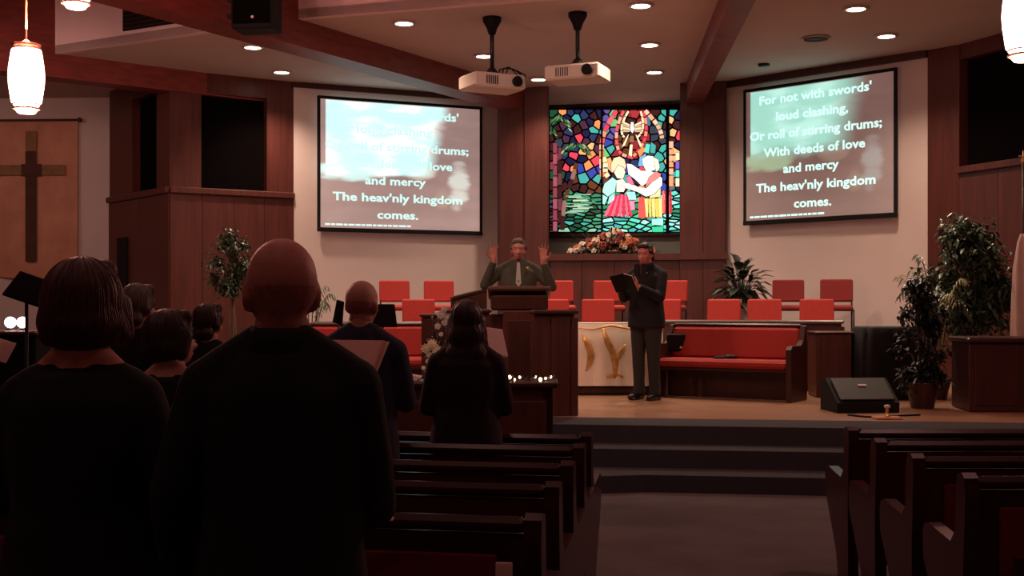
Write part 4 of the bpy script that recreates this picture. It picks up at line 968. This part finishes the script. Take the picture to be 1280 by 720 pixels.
def hand(mb, Wp, dirv, nrm, side, curl=.35, spread=.22, s=1.0):
    # Wp wrist, dirv hand direction, nrm palm normal, side +1 = thumb on (dir x nrm)*side
    d = Vector(dirv).normalized(); n = Vector(nrm); n = (n-d*n.dot(d)).normalized(); x = d.cross(n)*side; W_ = Vector(Wp)
    mb.cap(W_-d*.02, .024*s, W_+d*.03*s, .026*s)
    for k in (-1.0, -.35, .35, 1.0):
        mb.cap(W_+d*.025*s+x*k*.016*s, .015*s, W_+d*.088*s+x*k*.028*s, .0125*s)
    L_ = {1.0: .070, .35: .080, -.35: .074, -1.0: .058}
    for k in (1.0, .35, -.35, -1.0):
        p = W_+d*.090*s+x*k*.029*s; a = 0
        dd = (d+x*k*spread).normalized(); seg = L_[k]*s/3*1.08; r = .0098*s
        for j in range(3):
            a += curl*(.6 if j == 0 else 1); v = dd*math.cos(a)+n*math.sin(a); q = p+v*seg; mb.cap(p, r, q, r*.93, 8); p = q; r *= .93
    p = W_+d*.025*s+x*.026*s; v = (d*.65+x*.75+n*.25).normalized(); q = p+v*.045*s; mb.cap(p, .015*s, q, .0125*s, 8)
    v = (d*.85+x*.45+n*.35).normalized(); q2 = q+v*.03*s; mb.cap(q, .0122*s, q2, .011*s, 8); mb.cap(q2, .011*s, q2+v*.025*s, .009*s, 8)
def headM(yaw, pitch, roll, drop=0): 
    c = Vector((0, -.005, 1.545)); return Matrix.Translation(c+Vector((0, .008, -.042-drop))) @ Euler((pitch, roll, yaw)).to_matrix().to_4x4() @ Matrix.Translation(-c)
def person(label, loc, rz, height, arms, skin, top, trouser, hairc=None, hair='short', yaw=0, pitch=0, roll=0, female=False, jacket='jacket', hem=.80, voxel=.009, wide=1.0, lean=0, legs=True, thick=1.0, skirt=False, drop=0, collar=None, neckline=1.50, feet=0.0):
    height *= 1.78/(1.78-.042-drop); s = height/1.78; t = thing('person', label, 'person', loc, rz, None); t.scale = (s, s, s)
    sh = (.155 if female else .174)*wide
    HM = headM(yaw, pitch, roll, drop)
    b = MB(); k_ = thick
    b.loft([(0, 0, .84, .10*k_, .07*k_), (0, 0, .90, .155*k_, .10*k_), (0, 0, .98, .158*k_, .105*k_), (0, 0, 1.12, .130*k_, .092*k_), (0, 0, 1.27, .150*k_, .10*k_), (0, -.005, 1.38, .155*k_, .095), (0, -.01, 1.445, .115, .07), (0, -.01, 1.48, .055, .055)], 20)
    b.cap((-sh+.01, -.01, 1.378), .055, (sh-.01, -.01, 1.378), .055)
    b.cap((0, -.012, 1.44), .060, (0, .0, 1.57), .054)
    for sd in (-1, 1): b.cap((sd*.03, -.015, 1.485), .045, (sd*(sh-.03), -.012, 1.40), .046)
    i0 = len(b.v)     # head
    b.ell((0, -.012, 1.682), (.081, .097, .097), n=20, k=14); b.ell((0, .026, 1.630), (.064, .068, .072), n=18, k=12)
    b.ell((0, .050, 1.585), (.040, .042, .034)); b.cap((-.035, -.01, 1.575), .03, (0, .06, 1.572), .022); b.cap((.035, -.01, 1.575), .03, (0, .06, 1.572), .022)
    b.cap((0, .080, 1.668), .010, (0, .108, 1.632), .014); b.ell((-.012, .098, 1.627), .011); b.ell((.012, .098, 1.627), .011)
    b.ell((0, .078, 1.692), (.050, .016, .012)); b.ell((0, .088, 1.598), (.024, .013, .010)); b.ell((-.04, .062, 1.635), (.022, .02, .018)); b.ell((.04, .062, 1.635), (.022, .02, .018))
    for sd in (-1, 1):
        b.ell((sd*.080, -.005, 1.648), (.010, .022, .034), M=Matrix.Rotation(sd*.35, 3, 'Z')); b.ell((sd*.076, .0, 1.622), (.010, .012, .014))
    b.xf(HM, i0)
    EL, WR = [], []
    for sd, a in zip((-1, 1), arms):
        S = Vector((sd*sh, -.01, 1.378)); E, W_ = Vector(a[0]), Vector(a[1]); EL.append(E); WR.append(W_)
        b.cap(S, .050, S+(E-S)*.5, .045); b.cap(S+(E-S)*.5, .045, E, .038); b.cap(E, .038, E+(W_-E)*.35, .037); b.cap(E+(W_-E)*.35, .037, W_, .025)
        hand(b, W_, a[2], a[3], a[4], *(a[5:] if len(a) > 5 else ()))
    for sd in (-1, 1):
        b.cap((sd*.085, 0, .88), .083, (sd*.095, .01, .50), .054); b.cap((sd*.095, .01, .50), .054, (sd*.10, -.01, .32), .052); b.cap((sd*.10, -.01, .32), .052, (sd*.10, -.02, .09), .036)
        b.cap((sd*.10, -.045, .045), .036, (sd*.11, .04, .04), .032); b.cap((sd*.11, .04, .04), .032, (sd*.118, .13, .028), .026)
    body = remesh(b, 'body', skin, t, voxel, 3)
    # face
    ew = mat('eye_white', (.55, .48, .44), .3); ed = mat('eye_dark', (.02, .012, .01), .2)
    for sd in (-1, 1):
        e = MB(); e.ell((sd*.030, .070, 1.668), (.0125, .012, .009)).xf(HM); e.build('eye', ew, t, True)
        e = MB(); e.ell((sd*.030, .0795, 1.668), (.0055, .004, .0055)).xf(HM); e.build('iris', ed, t, True)
        e = MB(); e.cap((sd*.016, .0865, 1.688), .0045, (sd*.046, .076, 1.689), .0035, 6).xf(HM); e.build('eyebrow', hairc or ed, t, True)
    e = MB(); e.ell((0, .0935, 1.597), (.021, .008, .006)).xf(HM); e.build('lips', mat('lips', (.40, .10, .09), .5), t, True)
    # clothes
    j = MB(); g = .022
    hw = (.172 if not female else .175)*k_
    neck = neckline
    rings = [(0, 0, hem, hw+.02, .125*k_+.012), (0, 0, .92, hw+.018, .125*k_+.01), (0, 0, 1.0, hw+.008, .125*k_), (0, 0, 1.12, (.158 if female else .17)*k_, .118*k_), (0, 0, 1.27, .178*k_, .125*k_), (0, -.005, 1.37, .175*k_, .115*k_), (0, -.012, 1.445, .118, .090)]
    if neck > 1.46: rings += [(0, -.012, neck-.02, .088, .078), (0, -.010, neck, .068, .066)]
    j.loft(rings, 24)
    j.cap((-sh+.0, -.012, 1.375), .064, (sh, -.012, 1.375), .064)
    for sd in (-1, 1): j.cap((sd*.04, -.015, min(1.475, neck-.02)), .055, (sd*(sh-.03), -.014, 1.405), .058)
    for sd, E, W_ in zip((-1, 1), EL, WR):
        S = Vector((sd*sh, -.01, 1.378)); C_ = W_+(E-W_).normalized()*.015
        j.cap(S, .065, S+(E-S)*.5, .062); j.cap(S+(E-S)*.5, .064, E, .056); j.cap(E, .056, E+(C_-E)*.4, .052); j.tube([E+(C_-E)*.4, C_], [.052, .041], 14)
        m_ = S+(E-S)*.6; j.cap(m_+Vector((0, 0, -.0)), .06, m_+(E-S)*.08, .062)
    jk = remesh(j, jacket, top, t, .011, 4)
    for sd in (-1, 1): pass
    if not skirt:
        q = MB(); q.loft([(0, 0, .80, .17*k_, .115*k_), (0, 0, .92, .172*k_, .117*k_), (0, 0, 1.02, .16*k_, .112*k_)], 20)
        for sd in (-1, 1):
            q.cap((sd*.088, 0, .86), .094*k_, (sd*.096, .01, .50), .074); q.cap((sd*.096, .01, .50), .074, (sd*.10, -.012, .13), .062); q.tube([(sd*.10, -.012, .18), (sd*.10, -.012, .055)], [.066, .070], 14)
        remesh(q, 'trousers', trouser, t, .013, 3)
    else:
        q = MB(); q.loft([(0, 0, 1.02, .15, .105), (0, 0, .90, .185, .13), (0, 0, .70, .20, .15), (0, .0, .45, .215, .17)], 24); q.build('skirt', trouser, t, True)
    sm_ = mat('shoe_leather', (.012, .010, .010), .3)
    for sd in (-1, 1):
        f = MB(); f.cap((sd*.10, -.055, .045), .042, (sd*.112, .05, .040), .040); f.cap((sd*.112, .05, .04), .040, (sd*.12, .145, .032), .032); f.box((sd*.108, .03, .010), (.078, .24, .018))
        o = remesh(f, 'shoe', sm_, t, .010, 2)
    # hair
    if hair == 'bald':
        HI = HM.inverted(); bm_ = body.data; idx = {}; h = MB()
        for f in bm_.polygons:
            cs = [HI @ bm_.vertices[k].co for k in f.vertices]
            if all(c.z > 1.57 and c.z < 1.668-.25*max(0, c.y+.03) and c.y < .025 and abs(c.x) < .0765+.004*(c.y < -.03) for c in cs):
                g_ = []
                for k in f.vertices:
                    if k not in idx: idx[k] = len(h.v); h.v.append(tuple(bm_.vertices[k].co+bm_.vertices[k].normal*.0016))
                    g_.append(idx[k])
                h.f.append(tuple(g_))
        h.build('hair', hairc, t, True)
    elif hair:
        h = MB()
        if hair == 'short':
            h.ell((0, -.022, 1.690), (.086, .096, .100), n=22, k=14); h.cap((-.035, -.07, 1.60), .04, (.035, -.07, 1.60), .04)
            h.cap((-.03, .045, 1.755), .028, (.04, .04, 1.755), .030); h.cap((-.075, -.03, 1.65), .022, (-.076, .015, 1.69), .020); h.cap((.075, -.03, 1.65), .022, (.076, .015, 1.69), .020)
        elif hair == 'bob':
            h.ell((0, -.018, 1.690), (.099, .110, .110), n=24, k=16); h.ell((0, -.028, 1.635), (.106, .098, .080), n=22, k=12)
            h.cap((-.09, .02, 1.60), .030, (-.078, .045, 1.68), .03); h.cap((.09, .02, 1.60), .030, (.078, .045, 1.68), .03); h.cap((-.04, .055, 1.765), .03, (.04, .055, 1.765), .03)
        elif hair == 'long':
            h.ell((0, -.022, 1.685), (.094, .106, .108), n=24, k=16); h.ell((0, -.04, 1.58), (.105, .085, .12), n=22, k=12); h.ell((0, -.06, 1.46), (.125, .060, .10), n=22, k=12)
            h.cap((-.095, .0, 1.50), .035, (-.082, .03, 1.68), .028); h.cap((.095, .0, 1.50), .035, (.082, .03, 1.68), .028); h.cap((-.04, .05, 1.76), .03, (.04, .05, 1.76), .03)
        h.xf(HM)
        ho = remesh(h, 'hair', hairc, t, .009, 3)
        # locks following the surface
        me = ho.data; L = MB(); vs = [v for v in me.vertices]
        bv = BVHTree.FromPolygons([v.co for v in vs], [list(f.vertices) for f in me.polygons])
        HI = HM.inverted(); st = .022 if hair != 'short' else .010
        for _ in range(900 if hair != 'short' else 420):
            v = R.choice(vs); p = v.co.copy(); nrm = v.normal.copy(); pts = []
            hl = HI @ p
            if hl.y > .03 and hl.z < 1.74: continue
            for q_ in range(6):
                pts.append(p+nrm*.0006)
                dn = Vector((0, 0, -1))+Vector((R.uniform(-.05, .05), 0, 0)); dn = dn-nrm*dn.dot(nrm)
                if dn.length < .15: dn = Vector((p.x-HM.translation.x, -.5, 0)); dn = dn-nrm*dn.dot(nrm)
                hit = bv.find_nearest(p+dn.normalized()*st)
                p, nrm = hit[0], hit[1]
            L.tube(pts, [.0006, .0018, .002, .002, .0018, .0006], 4)
        tag(L.build('hair_locks', hairc, ho, True), kind='stuff')
    return t, HM, s
RELAX = lambda sd: ((sd*.24, -.03, 1.13), (sd*.245, .07, .89), (0, .12, -1), (-sd, 0, 0), -1 if sd > 0 else 1, .25, .08)
def FRONT(sd, ez=1.12, wz=1.14, wx=.12, wy=.30, cur=.5, ex=.225): return ((sd*ex, .04, ez), (sd*wx, wy, wz), (-sd*.35, .7, .35), (-sd*.5, -.2, .8), 1 if sd > 0 else -1, cur, .1)
SK1 = skinm('skin_a', (.66, .25, .20)); SK2 = skinm('skin_b', (.62, .30, .22)); SK3 = skinm('skin_c', (.55, .24, .18))
CB = mat('black_wool', (.007, .006, .007), .9, var=.3, scale=30); NV = mat('navy_knit', (.028, .026, .065), .9, var=.25, scale=60, bump=.15); DP = mat('plum_knit', (.022, .008, .012), .9, var=.25, scale=60)
TRB = mat('dark_trouser', (.02, .02, .022), .9); HB = mat('auburn_hair', (.10, .026, .018), .5, var=.4, scale=30); HG = mat('grey_hair', (.16, .13, .11), .6, var=.4, scale=30); HBR = mat('brown_hair', (.05, .025, .018), .5, var=.4, scale=30); HD = mat('dark_hair', (.045, .018, .018), .45, var=.4, scale=30)
HF = mat('cropped_hair', (.50, .19, .15), .8, var=.3, scale=60)
# B bald man, foreground
p = pp(352, 2.80)
tB, HMB, sB = person('bald man in a black jacket seen from behind, largest in the foreground', p, TH, 1.755, (RELAX(-1), FRONT(1, 1.10, 1.17, .12, .33, .5, .205)), SK1, CB, TRB, HF, 'bald', drop=.022, yaw=.32, pitch=-.05, wide=.96, thick=1.06, neckline=1.49)
rg = [(0, -.012, 1.455, .098, .086), (0, -.010, 1.50, .076, .072), (0, -.008, 1.512, .070, .068), (0, -.010, 1.50, .066, .062)]
MB().loft(rg, 22).build('collar', CB, tB, True)
# A woman with auburn bob
p = pp(104, 3.0)
tA, _, _ = person('woman with an auburn bob and black top seen from behind, in the foreground', p, TH, 1.70, (FRONT(-1, 1.12, 1.20, .17, .30), RELAX(1)), SK1, CB, TRB, HB, 'bob', yaw=.05, drop=.02, female=True, wide=.94, jacket='blouse', neckline=1.462, thick=1.1, hem=.78)
# F bald man in navy sweater
tF, _, _ = person('bald man in a navy sweater seen from behind, beyond the pale booklet', pp(451, 6.0), TH, 1.72, (FRONT(-1), FRONT(1)), SK2, NV, TRB, HF, 'bald', yaw=-.30, pitch=-.12, jacket='sweater', wide=1.0, thick=1.04)
# G woman with long dark hair
tG, _, _ = person('woman with long dark hair and plum cardigan holding a white songbook', pp(583, 6.48), TH, 1.615, (FRONT(-1), FRONT(1, 1.12, 1.28, .10, .30)), SK2, DP, CB, HD, 'long', female=True, jacket='cardigan', wide=1.06, thick=1.12, pitch=-.05)
# C, D, E in the congregation on the left
tC, _, _ = person('grey haired man in a dark jacket just right of the auburn bob', pp(172, 6.22), TH, 1.70, (FRONT(-1), FRONT(1)), SK2, CB, TRB, HG, 'short', yaw=-.35)
tD, _, _ = person('short brown haired woman turned to the right, just left of the bald foreground man', pp(212, 4.78), TH, 1.565, (FRONT(-1), FRONT(1)), SK2, CB, CB, HBR, 'bob', yaw=-1.0, female=True, jacket='blouse', neckline=1.462)
tE, _, _ = person('brown haired person whose head shows just past the turned woman', pp(260, 6.78), TH, 1.60, (FRONT(-1), FRONT(1)), SK2, CB, TRB, HBR, 'short', yaw=-.3)
# reader standing on the platform
JK = mat('black_suit', (.006, .006, .008), .85, var=.3, scale=25); GT = mat('charcoal_trouser', (.030, .027, .023), .9, var=.2, scale=25)
pM = pp(808, 14.0, .483); sM = 1.83/1.78
armL = ((-.235, .10, 1.13), (-.10, .335, 1.25), (.55, .75, .45), (.3, -.5, .9), -1, .45, .1)
armR = ((.245, .08, 1.13), (.13, .335, 1.25), (-.55, .75, .45), (-.3, -.5, .9), 1, .45, .1)
rM = TH+PI-math.radians(38)
tM, _, _ = person('man in a black jacket standing on the platform and reading from an open hymnal', pM, rM, 1.83, (armL, armR), SK1, JK, GT, HD, 'short', yaw=.08, pitch=-.20, wide=1.12, thick=1.18, hem=.80)
Mm = tM
def onp(t, s, mb, nm, m, smooth=False): 
    return mb.build(nm, m, t, smooth)
MB().extr([(-.055, 1.50), (0, 1.33), (.055, 1.50), (0, 1.47)], (0, .086, 0), (1, 0, 0), (0, 0, 1), (0, .03, 0)).build('shirt', mat('maroon_shirt', (.10, .02, .02), .8), tM)
for sd in (-1, 1): MB().extr([(sd*.02, 1.50), (sd*.075, 1.50), (sd*.085, 1.41), (sd*.005, 1.20)], (0, .118, 0), (1, 0, 0), (0, 0, 1), (0, .014, 0)).build('lapel', JK, tM)
MB().ell((-.09, .134, 1.40), (.010, .004, .010), n=8, k=5).build('lapel_pin', BRASS, tM, True)
# open hymnal
def book(name, label, loc, rot, w=.15, h=.22, cover=BLACK, pages=None, open_=.35):
    t = thing(name, label, 'book', loc, 0); t.rotation_euler = rot
    for sd in (-1, 1):
        a = sd*open_
        MB().bbox((0, 0, 0), (w, .006, h), .002).build('cover', cover, t, loc=(sd*w/2*math.cos(a), -abs(w/2*math.sin(a)), 0), rz=-a)
        MB().bbox((0, 0, 0), (w-.012, .012, h-.014), .003).build('pages', pages or WHITEP, t, loc=(sd*w/2*math.cos(a), -abs(w/2*math.sin(a))+.010, 0), rz=-a)
    return t
fM = Vector((math.cos(rM+PI/2), math.sin(rM+PI/2), 0))
bl = pM+fM*.43*sM+Vector((0, 0, 1.335*sM)); 
mt_ = Matrix.Rotation(rM+PI, 4, 'Z') @ Matrix.Rotation(math.radians(38), 4, 'X')
book('open_hymnal', 'open black hymnal with white page edges held by the standing man', bl, mt_.to_euler(), .16, .23)
# pastor behind the pulpit with raised hands
pulp = MB().bbox((0, 0, .05), (.9, .7, .10), .01).build('footstool_platform', DWOOD, loc=pp(648, 13.45, .482), rz=TH); tag(pulp, 'low wooden standing step behind the pulpit, hidden by it', 'step')
GS = mat('olive_grey_suit', (.075, .080, .055), .85, var=.2, scale=25)
pH = pp(648, 13.42, .585)
aL = ((-.375, .03, 1.20), (-.27, .13, 1.475), (-.05, .10, 1), (.2, .9, .1), 1, .15, .30, 1.12)
aR = ((.375, .03, 1.22), (.27, .13, 1.49), (.05, .10, 1), (-.2, .9, .1), -1, .15, .30, 1.12)
tH, _, _ = person('pastor in an olive grey suit behind the pulpit with both hands raised', pH, TH+PI, 1.745, (aL, aR), SK3, GS, GS, HG, 'short', pitch=-.12, wide=1.15, thick=1.15)
MB().extr([(-.06, 1.50), (-.005, 1.22), (.06, 1.50), (0, 1.47)], (0, .084, 0), (1, 0, 0), (0, 0, 1), (0, .045, 0)).build('shirt', mat('black_shirt', (.015, .015, .016), .8), tH)
MB().extr([(-.016, 1.47), (.016, 1.47), (.03, 1.24), (0, 1.20), (-.03, 1.24)], (0, .13, 0), (1, 0, 0), (0, 0, 1), (0, .012, 0)).build('tie', mat('silver_tie', (.50, .52, .46), .6), tH)
for sd in (-1, 1): MB().extr([(sd*.02, 1.50), (sd*.08, 1.50), (sd*.10, 1.40), (sd*.005, 1.16)], (0, .116, 0), (1, 0, 0), (0, 0, 1), (0, .016, 0)).build('lapel', GS, tH)
MB().ell((-.10, .136, 1.41), (.013, .004, .011), n=8, k=5).build('lapel_pin', mat('gold_pin', (.8, .7, .1), .3), tH, True)
# songbooks held in the pews
BP_ = mat('bright_paper', (.95, .80, .80), .8); translucent(BP_, .55)
m = Matrix.Rotation(TH-.02, 4, 'Z') @ Matrix.Rotation(-.2, 4, 'X')
t = thing('open_booklet', 'pale open booklet held up by the bald man in the foreground', 'booklet', P(440, 456, 3.10), 0); t.rotation_euler = m.to_euler()
k_ = 3.1/F
MB().extr([(-60*k_, -32*k_), (18*k_, -34*k_), (22*k_, -31*k_), (42*k_, 28*k_), (40*k_, 31*k_), (-52*k_, 32*k_)], (0, 0, 0), (1, 0, 0), (0, 0, 1), (0, .003, 0)).build('page', WHITEP, t)
MB().extr([(14*k_, -35*k_), (22*k_, -34*k_), (46*k_, 30*k_), (38*k_, 30*k_)], (0, .004, 0), (1, 0, 0), (0, 0, 1), (0, .003, 0)).build('fold', WHITEP, t)
m = Matrix.Rotation(TH+.5, 4, 'Z') @ Matrix.Rotation(-.8, 4, 'X') @ Matrix.Rotation(math.radians(12), 4, 'Y')
t = thing('open_booklet', 'white songbook in front of the woman with long dark hair', 'booklet', P(613, 426, 6.82), 0); t.rotation_euler = m.to_euler()
MB().bbox((0, 0, 0), (.18, .004, .22), .0015).bbox((-.0, .010, 0), (.175, .008, .215), .002).build('page', BP_, t)
